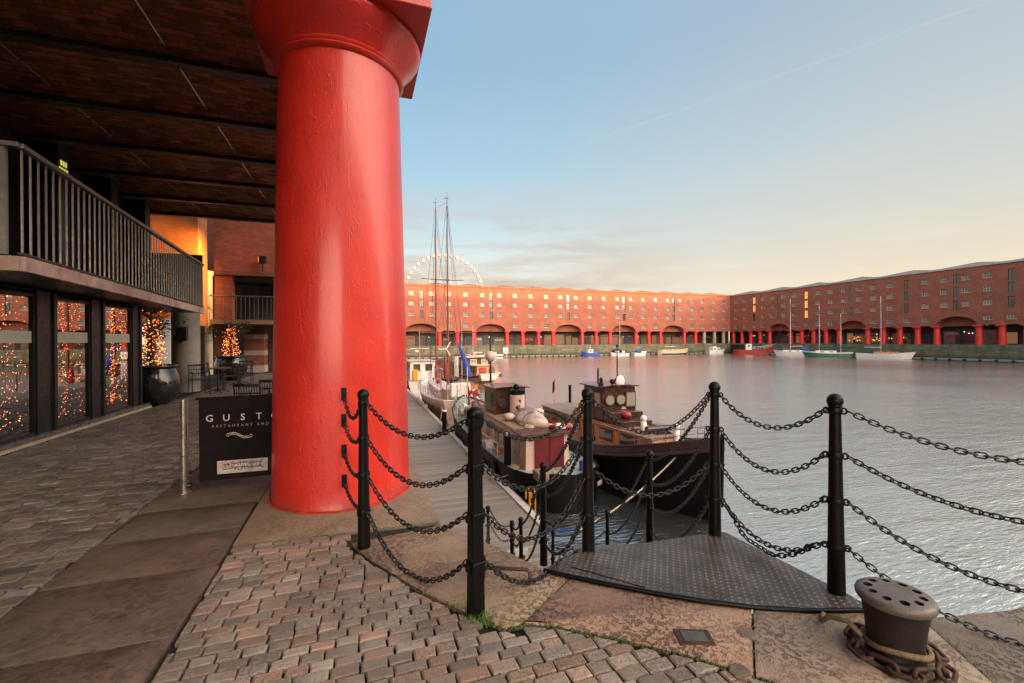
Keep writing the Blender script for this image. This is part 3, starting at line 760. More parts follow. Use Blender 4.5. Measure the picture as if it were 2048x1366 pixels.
chains('m2', 'm1', [.12, .12], 'between the leftmost low post and the thick landing post', GS, low=True)
chains('b', 'm2', [.55, .5], 'running down behind the square post to the bottom landing', GS, za=[.53, .3], zb=[1.0, .6], low=True)
chains('r2', 'r3', [.12, .14], 'between the lowest two posts near the pontoon end', GS, low=True)

# steel stair from the plate down to the pontoon
st = thing('steel_stair', 'black steel stair leading down from the checker plate to the pontoon', 'stair', (2.0, 2.75, 0))
top_c, bot_c = Vector((2.05, 2.80, -.03)), Vector((3.05, 7.0, -2.95)); d = bot_c - top_c; hd = Vector((d.x, d.y, 0)).normalized(); sd_ = Vector((-hd.y, hd.x, 0))
for s in (-1, 1):
    mb = MB(); mb.bar(top_c + sd_ * .52 * s + Vector((0, 0, -.12)), bot_c + sd_ * .52 * s + Vector((0, 0, -.12)), .04, .22); mb.build('stringer', IRON, st, world=True)
for i in range(15):
    p = top_c + d * ((i + 1) / 16); mb = MB(); mb.cbox(p, .24, 1.0, .03, math.atan2(hd.y, hd.x)); mb.build('tread', GREYIRON, st, world=True)

# ------------------------------------------------------------------ big red column
cx_, cy_ = -.15, 4.84
col = thing('red_column', 'huge glossy red cast-iron column standing on granite beside the chain railing', 'column', (cx_, cy_, 0))
mb = MB(); prof = [(.655, .0), (.655, .02)]
for i in range(25):
    t = i / 24; z = .04 + t * 4.1; prof.append((.648 - .078 * (t ** 1.25), z))
mb.lathe(prof, 96); mb.build('shaft', RED, col, smooth=60)
mb = MB(); mb.lathe([(.57, 4.12), (.605, 4.14), (.613, 4.155), (.605, 4.17), (.590, 4.175), (.602, 4.185), (.61, 4.20), (.602, 4.213), (.595, 4.22), (.612, 4.24), (.65, 4.29), (.70, 4.345), (.75, 4.40), (.782, 4.45), (.79, 4.475), (.785, 4.50)], 96); mb.build('capital', RED, col, smooth=35)
mb = MB(); mb.box(-.80, .80, -.80, .80, 4.50, 5.02); mb.build('abacus', RED, col, bevel=.012, bseg=2)
mb = MB()
for i in range(90):
    a = i / 90 * 2 * PI; r = .665 + .012 * math.sin(i * 2.7) * math.sin(i * .9)
    mb.v.append((r * math.cos(a), r * math.sin(a), .006 + .012)); mb.v.append(((r + .02) * math.cos(a), (r + .02) * math.sin(a), .009))
for i in range(90):
    j = (i + 1) % 90; mb.f.append([2 * i, 2 * i + 1, 2 * j + 1, 2 * j]); mb.mi.append(0); mb.cl.append(None)
mb.build('paint_skirt', RED, col)
for a in (rad(-83), rad(97)):
    mb = MB(); pts = []; rs = []
    for i in range(25):
        t = i / 24; z = .03 + t * 4.08; r = .643 - .078 * (t ** 1.25); pts.append((r * math.cos(a), r * math.sin(a), z)); rs.append(.006 + .0015 * math.sin(i * 1.9))
    mb.tube(pts, rs, 8); mb.build('casting_seam', RED, col, smooth=80)
for (x, y, z) in BRK:
    mb = MB(); mb.box(x - .022, x + .022, y + .012, y + .035, z - .05, z + .06); mb.tube([(x, y + .012, z - .02), (x, y - .012, z - .02), (x, y - .012, z + .01), (x, y + .012, z + .01)], .006, 6); mb.build('chain_bracket', BLACK, col, world=True)

# ------------------------------------------------------------------ bollard with chain and rope
bo = thing('mooring_bollard', 'rusty iron bollard with a worn holed top at the quay corner', 'bollard', (2.36, 1.38, .006)); BS = .7
mb = MB(); mb.lathe([(.165, 0), (.16, .02), (.148, .05), (.150, .08), (.165, .2), (.182, .29), (.188, .305)], 48); mb.v = [(p[0] * BS, p[1] * BS, p[2] * .88) for p in mb.v]; mb.build('body', BOLL, bo, smooth=50)
mb = MB(); mb.lathe([(.186, .300), (.204, .304), (.213, .316), (.215, .330), (.209, .343), (.194, .352), (.15, .357), (.08, .361), (.004, .363)], 64, cap1=True)
mb.v = [(p[0] * BS, p[1] * BS, p[2] * .88) for p in mb.v]; top = mb.build('holed_top', [BOLLTOP, BOLL], bo, smooth=40)
cut = MB()
for i in range(10):
    a = 2 * PI * i / 10 + .25; rr = .026 if i % 3 else .029
    cut.lathe([(rr * .85, .31), (rr, .40)], 18, (.142 * math.cos(a), .142 * math.sin(a), 0))
cut.v = [(p[0] * BS, p[1] * BS, p[2] * .88) for p in cut.v]; co = cut.build('cutter', BOLL, bo)
md = top.modifiers.new('b', 'BOOLEAN'); md.operation = 'DIFFERENCE'; md.object = co; md.solver = 'EXACT'
bpy.context.view_layer.update()
me = bpy.data.meshes.new_from_object(top.evaluated_get(bpy.context.evaluated_depsgraph_get())); top.modifiers.clear(); top.data = me
me.name = 'holed_top'; bpy.data.objects.remove(co, do_unlink=True)
# heavy chain lying round its foot
mb = MB(); R0 = .148; nl = 12
lv, lf = link_verts(.115, .028, .0105, 14, 7)
for k in range(nl):
    a = 2 * PI * k / nl + .2; rr = R0 + rnd.uniform(-.005, .03); p = Vector((2.37 + rr * math.cos(a), 1.38 + rr * math.sin(a), .03 + rnd.uniform(0, .02)))
    m = Matrix.Translation(p) @ Matrix.Rotation(a + PI / 2 + rnd.uniform(-.25, .25), 4, 'Z') @ Matrix.Rotation(rnd.uniform(-.12, .12), 4, 'Y') @ Matrix.Rotation((.25 if k % 2 else 1.15) + rnd.uniform(-.2, .2), 4, 'X')
    mb.add([m @ Vector(v) for v in lv], lf)
tag(mb.build('rusty_chain', RUST, loc=(2.37, 1.38, 0), smooth=80), 'heavy rusty chain coiled round the foot of the bollard', 'chain')
mb = MB()
for s in range(3):
    pts = []
    for i in range(150):
        a = 2 * PI * i / 150; q = a * 26 + s * 2 * PI / 3; rr = .118 + .0055 * math.cos(q)
        pts.append((2.37 + rr * math.cos(a), 1.38 + rr * math.sin(a), .083 + .0065 * math.sin(q) + .012 * math.sin(a * 2)))
    mb.tube(pts, .0078, 6, closed=True)
mb.tube([(2.27, 1.47, .08), (2.25, 1.49, .11), (2.235, 1.505, .13), (2.235, 1.60, .10), (2.27, 1.66, .035), (2.36, 1.72, .018)], .012, 8)
tag(mb.build('mooring_rope', ROPE, loc=(2.37, 1.38, .08), smooth=80), 'old hemp rope looped round the lower body of the bollard', 'rope')

# iron mooring handle, cover plate, joint stones
p0, p1 = at_z(985, 1148, .0), at_z(1056, 1158, .0)
mb = MB(); q0, q1 = Vector((.735, 2.70, 0)), Vector((1.0, 2.58, 0))
mb.tube([q0, q0 + Vector((0, 0, .05)), q0.lerp(q1, .06) + Vector((0, 0, .075)), q0.lerp(q1, .94) + Vector((0, 0, .075)), q1 + Vector((0, 0, .05)), q1], .0115, 8)
tag(mb.build('mooring_staple', RUST, loc=(.86, 2.64, 0), smooth=60), 'bent iron mooring staple set in the granite behind the square post', 'mooring ring')
dc = thing('cover_plate', 'small square rusty iron cover set in the pinkish granite', 'cover plate', tuple(at_z(1388, 1275, .006)))
mb = MB(); mb.cbox((0, 0, .003), .175, .115, .006, rad(-22)); mb.build('frame', RUST, dc, bevel=.002)
mb = MB(); mb.cbox((0, 0, .007), .115, .075, .004, rad(-22)); mb.build('lid', M('worn_lid', (.10, .095, .085), .5, .3, var=.3, vs=20, bmp=.4, bs=60), dc)
JS = M('dark_joint_stone', (.15, .115, .085), .6, var=.4, vs=12, bmp=.5, bs=60)
mb = MB()
for (px, py, r, k) in ((1112, 1196, .045, 5), (1494, 1268, .052, 6), (1480, 1345, .05, 8)):
    c = at_z(px, py, 0); mb.lathe([(r, -.04), (r, .009), (r * .9, .014)], k, (c.x, c.y, -.004), cap0=False, ph=.4)
struct(mb.build('joint_stone', JS))

# moss in the joints and a few grass tufts
def blades(mb, c, n, R, h):
    for _ in range(n):
        a = rnd.uniform(0, 2 * PI); r = R * rnd.random() ** .7; x, y = c[0] + r * math.cos(a), c[1] + r * math.sin(a)
        b = rnd.uniform(0, 2 * PI); hh = h * rnd.uniform(.5, 1.2); w = .0022
        dx, dy = math.cos(b) * w, math.sin(b) * w; lx, ly = rnd.uniform(-.7, .7) * hh, rnd.uniform(-.7, .7) * hh
        mb.add([(x - dx, y - dy, .0), (x + dx, y + dy, .0), (x + dx * .6 + lx * .4, y + dy * .6 + ly * .4, hh * .6), (x - dx * .6 + lx * .4, y - dy * .6 + ly * .4, hh * .6), (x + lx, y + ly, hh)], [(0, 1, 2, 3), (3, 2, 4)])
mb = MB(); blades(mb, (.63, 2.29), 90, .055, .045); blades(mb, (.56, 2.33), 40, .04, .03)
for t in range(36):
    i = rnd.uniform(3.2, 12); q = seg(INNER, i, i + .05)[0]
    blades(mb, (q[0] - .01, q[1] - .012), rnd.randint(2, 9), .022, .012)
o = mb.build('grass', GRASSM, smooth=0); o['kind'] = 'stuff'; o['label'] = 'short grass sprouting at the post foot and along the stone joints'
mb = MB()
def lumps(pts, n, sp, r):
    for _ in range(n):
        q = rnd.choice(pts) if len(pts) < 2 else seg(pts, *sorted((lambda u: (u, min(u + .05, len(pts) - 1)))(rnd.uniform(0, len(pts) - 1.06))))[0]
        x, y = q[0] + rnd.gauss(0, sp), q[1] + rnd.gauss(0, sp); rr = r * rnd.uniform(.5, 1.3)
        mb.ball((x, y, -.006), rr, 6, sz=.7)
lumps([(p[0] - .006, p[1] - .008) for p in INNER[2:14]], 200, .007, .010)
lumps([(1.66, 1.52), (2.08, 1.92)], 25, .004, .009); lumps([(2.42, .85), (2.86, 1.57)], 45, .006, .011)
o = mb.build('moss', MOSS, smooth=80); o['kind'] = 'stuff'; o['label'] = 'green moss along the joints between setts and granite'

# ------------------------------------------------------------------ restaurant barrier with banner
def text_mesh(s, size, align='CENTER', space=1.0, ext=.0015):
    cu = bpy.data.curves.new('t', 'FONT'); cu.body = s; cu.size = size; cu.align_x = align; cu.space_character = space; cu.extrude = ext; cu.resolution_u = 3
    o = bpy.data.objects.new('t', cu); COL.objects.link(o); bpy.context.view_layer.update()
    me = bpy.data.meshes.new_from_object(o.evaluated_get(bpy.context.evaluated_depsgraph_get()))
    bpy.data.objects.remove(o, do_unlink=True); return me
def text(name, s, size, mat_, parent, loc, rot=(rad(90), 0, 0), space=1.0, ext=.0015):
    me = text_mesh(s, size, space=space, ext=ext); me.name = name; me.materials.clear(); me.materials.append(mat_)
    o = bpy.data.objects.new(name, me); COL.objects.link(o); o.location = loc; o.rotation_euler = rot; o.parent = parent; return o
def letters(s, size, m, parent, loc, pitch):
    for i, c in enumerate(s): text('letter', c, size, m, parent, (loc[0] + (i - (len(s) - 1) / 2) * pitch, loc[1], loc[2]))
bx, by = -1.64, 5.24
ba = thing('cafe_barrier', 'black restaurant banner barrier between steel posts behind the red column', 'banner', (bx, by, 0), rad(-1))
for x in (0, 1.31):
    mb = MB(); mb.lathe([(.15, 0), (.15, .012), (.05, .02)], 24, (x, 0, 0)) if x > 1 else mb.lathe([(.06, 0), (.06, .01), (.03, .014)], 20, (x, 0, 0)); mb.tube([(x, 0, .01), (x, 0, .935)], .034, 18); mb.ball((x, 0, .935), .034, 12, sz=.4); mb.build('post', STEEL, ba, smooth=50)
mb = MB(); nx, nz = 24, 16; vs = []
for side in (0, 1):
    for j in range(nz + 1):
        for i in range(nx + 1):
            x = lerp(.125, 1.2, i / nx); z = lerp(.10, .925, j / nz) + .012 * (i / nx) ; vs.append((x, (-.006 if side == 0 else .006) + .006 * math.sin(x * 7 + z * 3) * math.sin(z * 4), z))
fs = []
N1 = (nx + 1) * (nz + 1)
for j in range(nz):
    for i in range(nx):
        a = j * (nx + 1) + i; fs += [(a, a + 1, a + nx + 2, a + nx + 1), (N1 + a, N1 + a + nx + 1, N1 + a + nx + 2, N1 + a + 1)]
mb.add(vs, fs); mb.tube([(.10, 0, .932), (1.22, 0, .944)], .012, 8); mb.build('banner', BANNER, ba, smooth=80)
for z in (.075,):
    mb = MB(); mb.tube([(.02, 0, z), (.12, 0, .11)], .006, 6); mb.tube([(.0, 0, z + .0), (.06, -.0, z)], .03, 10); mb.build('strap', IRON, ba, smooth=60)
letters('GUSTO', .095, LETTER, ba, (.515, -.016, .70), .147)
text('lettering', 'RESTAURANT AND BAR', .036, M('dim_lettering', (.24, .23, .22), .6), ba, (.565, -.016, .638), space=1.85)
mb = MB()
for s in (-1, 1):
    pts = []
    for i in range(41):
        t = i / 40; x = (t - .5) * .26; z = s * .0 + .024 * math.sin((t - .5) * 2 * PI * .9) * -1
        pts.append((.485 + x * .8, -.016, .545 + z + .008 * s))
    mb.tube(pts, [.0015 + .0022 * math.sin(PI * i / 40) for i in range(41)], 5)
    cc = (.485 + s * .085, .545 - s * .015)
    mb.tube([(cc[0] + s * .032 * math.cos(a), -.016, cc[1] - s * .018 * math.sin(a) + s * .004) for a in [i * PI / 9 * 1.5 - 1.2 for i in range(10)]], .0018, 5)
mb.build('flourish', LETTER, ba)
mb = MB(); mb.box(.285, .74, -.019, -.0135, .165, .295); mb.build('name_plate', PLATEW, ba)
mb = MB(); r2 = random.Random(5)
for row, (zc, hh) in enumerate(((.262, .022), (.218, .030))):
    x = .325
    while x < .70:
        pts = [(x + r2.uniform(-.008, .01) , -.021, zc + r2.uniform(-hh, hh)) for _ in range(3)]
        mb.tube(pts, .0028, 5); x += .016
    mb.tube([(.34, -.021, zc - .01), (.49, -.021, zc + .006), (.69, -.021, zc - .004)], .003, 5)
mb.build('scribbled_writing', INK, ba)
# ================================================================== near warehouse with its arcade
nb = thing('brick_warehouse', 'dark brick arcade of the near warehouse with vaulted ceiling and glass shopfront', 'warehouse', (-3, 6, 0))
BY0, BY1 = -7.9, 17.6
beams = [.34 + 1.765 * k for k in range(-4, 10)]
mb = MB()
for k in range(len(beams) - 1):
    a, b = beams[k], beams[k + 1]; n = 10; pr = []
    for i in range(n + 1):
        t = i / n; pr.append((lerp(a + .05, b - .05, t), 5.46 + .26 * math.sin(PI * t) ** .8))
    for i in range(n):
        mb.poly([(-9, pr[i][0], pr[i][1]), (-.7, pr[i][0], pr[i][1]), (-.7, pr[i + 1][0], pr[i + 1][1]), (-9, pr[i + 1][0], pr[i + 1][1])])
mb.build('vaulted_ceiling', BRICK_VAULT, nb, world=True, smooth=60)
for y in beams:
    mb = MB(); mb.box(-9, -.701, y - .075, y + .075, 5.36, 5.385); mb.box(-9, -.702, y - .014, y + .014, 5.3851, 5.6)
    mb.build('iron_beam', GREYIRON, nb, world=True)
for x in (-2.44, -4.5):
    for k in range(len(beams) - 1):
        mb = MB(); mb.tube([(x, beams[k] + .08, 5.50), (x, beams[k + 1] - .08, 5.50)], .014, 6); mb.build('tie_rod', STEEL, nb, world=True)
# brick front carried by the columns, with the wide arch over the open bay
mb = MB(); X0, X1 = -.69, .36
def front_wall(mb, y0, y1, z0): mb.box(X0, X1, y0, y1, z0, 17.5)
front_wall(mb, 5.0, BY1, 5.03); front_wall(mb, -9, -2.9, 5.03)
N = 20
for i in range(N):
    t0, t1 = PI * i / N, PI * (i + 1) / N; c0, r_ = 1.05, 3.95
    ya, yb = c0 + r_ * math.cos(t0), c0 + r_ * math.cos(t1); za, zb = 5.03 + 2.1 * math.sin(t0), 5.03 + 2.1 * math.sin(t1)
    mb.add([(X0, ya, za), (X1, ya, za), (X1, yb, zb), (X0, yb, zb), (X0, ya, 17.5), (X1, ya, 17.5), (X1, yb, 17.5), (X0, yb, 17.5)], [(0, 1, 2, 3), (0, 3, 7, 4), (1, 5, 6, 2)])
mb.build('front_wall', BRICK_NEAR, nb, world=True)
mb = MB(); mb.box(-12.5, X0 - .01, BY0, BY1, 5.8, 17.4); mb.build('upper_floors', BRICK_NEAR, nb, world=True)
mb = MB(); mb.box(-12.6, -9.01, BY0, BY1, 0, 5.79); mb.box(-9, -4.61, 4.0, 4.3, 0.02, 2.29); mb.build('rear_wall', BRICK_NEAR, nb, world=True)
mb = MB(); mb.box(-12.8, .55, BY0 - .2, BY1 + .2, 17.52, 17.9); mb.build('eaves', EAVE, nb, world=True)
# mezzanine wall behind the balcony with dark piers
mb = MB(); mb.box(-6.4, -6.1, 4.3, 15.4, 2.46, 5.45); mb.build('mezzanine_wall', M('dark_brown_brick', (.05, .026, .018), .9, var=.4, vs=3), nb, world=True)  # dark brown over the whole wall, mottled by noise
for y in (7.3, 9.3, 11.3, 13.3, 15.1):
    mb = MB(); mb.box(-6.1, -5.55, y - .16, y + .16, 2.46, 5.44); mb.build('pier', IRON, nb, world=True)
for i, y in enumerate((8.3, 10.3, 12.3, 14.2)):
    mb = MB(); w = .78; pts = [(-6.085, y - w, 2.5), (-6.085, y + w, 2.5)] + [(-6.085, y + w * math.cos(a), 4.5 + .7 * math.sin(a)) for a in [PI * q / 10 for q in range(11)]]
    mb.poly(pts); mb.build('mezzanine_window', PANE_DK, nb, world=True)
mb = MB()
for r in range(2):
    for c in range(3 + r): mb.box(-5.545, -5.54, 11.22 + c * .075 - r * .04, 11.27 + c * .075 - r * .04, 5.02 - r * .14, 5.12 - r * .14)
mb.build('reflection_cells', YELREFL, nb, world=True)  # glowing cells stand in for a window reflected in the upper glazing
# ground-floor glazing
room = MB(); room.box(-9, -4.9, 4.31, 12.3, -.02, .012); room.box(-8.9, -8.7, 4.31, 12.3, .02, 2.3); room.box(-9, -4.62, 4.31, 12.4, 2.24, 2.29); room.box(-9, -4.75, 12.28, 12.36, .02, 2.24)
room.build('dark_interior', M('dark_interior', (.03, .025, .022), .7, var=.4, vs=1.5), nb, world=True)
mb = MB(); mb.box(-4.72, -4.515, 4.3, 12.42, 0, .045); mb.build('stone_kerb', M('pale_kerb', (.42, .34, .24), .6, var=.2, vs=6), nb, world=True)
mb = MB(); mb.box(-4.72, -4.54, 4.3, 12.42, .0451, .11); mb.build('window_sill', STEEL, nb, world=True)
piers = [(5.3, 6.05), (7.22, 7.62), (8.72, 9.14), (10.18, 10.58), (11.75, 12.1)]
for (y0, y1) in piers:
    mb = MB(); mb.box(-4.95, -4.60, y0, y1, .11, 2.30); mb.box(-4.6, -4.57, y1 - .07, y1, .111, 2.29); mb.build('window_mullion', IRON, nb, world=True)
panes = [(6.05, 7.22), (7.62, 8.72), (9.14, 10.18), (10.58, 11.75)]
for (y0, y1) in panes:
    fr = MB(); fr.box(-4.68, -4.62, y0, y0 + .04, .111, 2.3); fr.box(-4.68, -4.62, y1 - .04, y1, .111, 2.3); fr.box(-4.68, -4.62, y0 + .041, y1 - .041, .111, .16); fr.box(-4.68, -4.62, y0 + .041, y1 - .041, 2.2, 2.3)
    w = fr.build('window', IRON, nb, world=True)
    p = MB(); p.poly([(-4.65, y0 + .03, .15), (-4.65, y1 - .03, .15), (-4.65, y1 - .03, 2.21), (-4.65, y0 + .03, 2.21)]); p.build('pane', SHOPG, w, world=True)
    p = MB(); p.box(-4.6445, -4.643, y0 + .04, y1 - .04, 1.50, 1.68); p.build('frosted_strip', FROST, w, world=True)
# fairy lights behind each window
def lights(mb, fn, n, r):
    for _ in range(n):
        p = fn(); rr = r * rnd.uniform(.6, 1.35); mb.m = 1 if rnd.random() < .35 else 0
        mb.ball(p, rr, 6)
for i, ((y0, y1), n, lab) in enumerate(zip(panes, (110, 330, 340, 700), ('first window at the frame edge', 'window with the widest dark reflection', 'second glazed bay from the planter', 'glazed bay beside the planter, densest of them'))):
    mb = MB(); strands = [(y0 - .02 + (y1 - y0 + .1) * (q + rnd.random()) / 14, rnd.uniform(.05, .35)) for q in range(14)]
    def fn():
        s = rnd.choice(strands); return (-4.69 - s[1] * .4, s[0] + rnd.gauss(0, .05), rnd.uniform(.25, 2.2))
    lights(mb, fn, n, .0054 if i < 3 else .0066)
    tag(mb.build('fairy_lights', [FAIRY, FAIRYP], loc=(-4.9, (y0 + y1) / 2, .2)), 'warm fairy lights hung inside the ' + lab, 'fairy lights', 'fairy lights in the shop windows')

# balcony over the shopfront
ba0, ba1 = Vector((-3.57, 6.5, 0)), Vector((-4.2, 14.9, 0)); bd = (ba1 - ba0); BL = bd.length; bd.normalize(); bn = Vector((-bd.y, bd.x, 0))
bal = thing('balcony', 'timber-edged balcony with pale metal balusters over the glass shopfront', 'balcony', tuple(ba0 + Vector((0, 0, 2.3))))
mb = MB(); mb.prism([v2(ba0), v2(ba1), (-6.09, 14.9), (-6.09, 6.5)], 2.335, 2.44); mb.build('floor', IRON, bal, world=True)
mb = MB(); mb.bar(ba0 + Vector((.03, -.02, 2.385)), ba1 + Vector((.03, 0, 2.385)), .05, .165); mb.bar((-3.56, 6.47, 2.385), (-6.0, 6.47, 2.385), .05, .165); mb.build('fascia_board', TIMBER, bal, world=True, bevel=.004)
mb = MB(); mb.bar(ba0 + Vector((0, -.03, 3.70)), ba1 + Vector((0, 0, 3.70)), .10, .055); mb.bar((-3.55, 6.48, 3.702), (-6.0, 6.48, 3.702), .10, .055); mb.build('handrail', BALUST, bal, world=True, bevel=.006)
mb = MB(); mb.bar(ba0 + Vector((0, 0, 2.50)), ba1 + Vector((0, 0, 2.50)), .05, .03); mb.build('bottom_rail', IRON, bal, world=True)
nb_ = 52
for i in range(nb_ + 1):
    p = ba0 + bd * (BL * (i + .25) / (nb_ + .5)); mb = MB(); mb.cbox(p + Vector((0, 0, 3.085)), .017, .017, 1.17, math.atan2(bd.y, bd.x)); mb.build('baluster', BALUST, bal, world=True)
for x in (-3.72, -4.3, -4.9, -5.5):
    mb = MB(); mb.cbox((x, 6.5, 3.08), .035 if x < -4 else .075, .05, 1.19); mb.build('baluster' if x < -4 else 'end_post', BALUST, bal, world=True)
mb = MB(); mb.box(-6.0, -4.0, 15.02, 15.1, 2.3, 5.3) if False else mb.bar(ba1 + Vector((0, .03, 3.24)), ba1 + Vector((-1.8, .03, 3.24)), .03, 1.5); mb.build('added_dark_panel', DARK, bal, world=True)  # dark panel added to hide the lit wall behind the balusters

# ------------------------------------------------------------------ the next block beyond the gap
nx_ = thing('brick_block', 'orange-lit brick block with openings beyond the end of the near arcade', 'building', (-4, 24, 0))
mb = MB(); mb.box(-12, -6.3, 21.8, 23, 2.2, 8.5); mb.build('lit_wall', brick('ochre_brick', (.42, .17, .06), (.36, .13, .05), (.3, .2, .12)), nx_, world=True)
mb = MB(); mb.box(-6.3, -.7, 24, 24.6, 4.75, 16); mb.box(-6.3, -5.6, 24.05, 24.6, .0, 4.74); mb.build('front_wall', BRICK_NEAR, nx_, world=True)
mb = MB(); mb.box(-6.3, -.71, 23.86, 23.99, 4.62, 4.8); mb.build('lintel_band', M('brown_band', (.12, .06, .045), .7), nx_, world=True)
mb = MB(); mb.box(-6.3, -.9, 28, 28.3, 0, 4.7); mb.box(-6.3, -.9, 24.6, 27.9, 4.6, 4.74); mb.build('recess_wall', M('recess_dark_brown', (.06, .04, .03), .8, var=.4, vs=1), nx_, world=True)  # back wall and soffit in one mottled dark brown
for x in (-5.0, -3.7):
    fr = MB(); fr.box(x - .5, x + .5, 26.9, 27, 2.5, 4.5); w = fr.build('window', FRAMED, nx_, world=True)
    for s in (-.24, .24):
        p = MB(); p.box(x + s - .2, x + s + .2, 26.88, 26.89, 2.65, 4.35); p.build('pane', PANE_DK, w, world=True)
for x in (-3.0, -1.4):
    fr = MB(); fr.box(x - .55, x + .55, 23.93, 23.99, 5.5, 6.1); w = fr.build('window', FRAMED, nx_, world=True)
    p = MB(); p.box(x - .45, x + .45, 23.92, 23.929, 5.58, 6.02); p.build('pane', PANE_DK, w, world=True)
# its balcony
b2 = thing('balcony', 'far balcony with dark thin balusters on the brick block past the column', 'balcony', (-4.5, 23, 2.3))
pl = [(-6.2, 22.9), (-3.6, 22.9), (-2.5, 24.2)]
mb = MB(); mb.prism(pl + [(-2.5, 26.8), (-6.2, 26.8)], 2.3, 2.5); mb.build('floor', M('balcony_concrete', (.22, .16, .12), .8), b2, world=True)
mb = MB()
for a, b in zip(pl[:-1], pl[1:]): mb.tube([(a[0], a[1], 3.55), (b[0], b[1], 3.55)], .035, 8)
mb.build('handrail', GREYIRON, b2, world=True)
for a, b in zip(pl[:-1], pl[1:]):
    n = int((Vector(b) - Vector(a)).length / .17)
    for i in range(n + 1):
        p = Vector(a).lerp(Vector(b), i / n); mb = MB(); mb.tube([(p.x, p.y, 2.5), (p.x, p.y, 3.53)], .011, 5); mb.build('baluster', GREYIRON, b2, world=True)
# banded brick pillar, grey round column, pipe, floodlight
p = at_z(513, 744, 0); pil = thing('brick_pillar', 'red brick pillar with pale stone bands under the far balcony', 'pillar', (p.x, p.y, 0))
mb = MB(); mb.box(-.42, .42, -.42, .42, .35, 2.29); mb.build('shaft', BRICK_NEAR, pil)
for z in (0, .85, 1.65):
    mb = MB(); mb.box(-.44, .44, -.44, .44, z, z + .34 if z == 0 else z + .22); mb.build('stone_band', M('pale_stone_band', (.42, .36, .29), .8, var=.2) if z == 0 else bpy.data.materials['pale_stone_band'], pil)
gc = thing('concrete_column', 'grey round column at the end of the balcony', 'column', (-4.95, 16.0, 0))
mb = MB(); mb.lathe([(.36, 0), (.36, 2.9), (.40, 3.0), (.40, 3.1)], 28); mb.build('shaft', CONC, gc, smooth=50)
mb = MB(); mb.box(-.18, .18, -.52, -.37, 1.55, 1.95); mb.build('wall_box', IRON, gc, bevel=.01)
dp = MB(); dp.tube([(-6.42, 23.6, 0), (-6.42, 23.6, 4.6)], .16, 12); dp.tube([(-6.42, 23.6, 4.5), (-6.42, 23.6, 4.72)], .2, 12)
tag(dp.build('drainpipe', CREAMP, loc=(-6.42, 23.6, 0), smooth=60), 'pale cream downpipe beside the grey column at the balcony end', 'drainpipe')
wp = MB(); wp.lathe([(.34, 0), (.34, 2.28)], 24, (-6.2, 17.6, 0)); tag(wp.build('white_column', M('white_column_paint', (.6, .6, .55), .6, var=.1), loc=(-6.2, 17.6, 0), smooth=50), 'white round column behind the lit planter tree', 'column')
fl = thing('floodlight', 'small orange-glowing floodlight on the ledge of the brick block', 'floodlight', (-4.25, 23.7, 5.12))
mb = MB(); mb.box(-.16, .16, -.12, .12, .08, .42); mb.box(-.03, .03, -.03, .03, -.32, .08); mb.build('housing', IRON, fl, bevel=.01)
mb = MB(); mb.box(-.172, -.161, -.09, .09, .12, .38); mb.build('lens', emat('flood_lens', (1, .3, .04), 3.0), fl)
ld = bpy.data.lights.new('added_wall_spot', 'SPOT'); ld.energy = 1800; ld.color = (1, .36, .06); ld.spot_size = rad(100); ld.spot_blend = .8; ld.shadow_soft_size = .12  # spot added clear of the floodlight fixture to light the ochre wall orange
lo = bpy.data.objects.new('added_wall_spot', ld); COL.objects.link(lo); lo.location = (-4.55, 21.0, 5.3); lo.rotation_euler = (Vector((-7.4, 21.9, 4.3)) - Vector(lo.location)).to_track_quat('-Z', 'Y').to_euler()

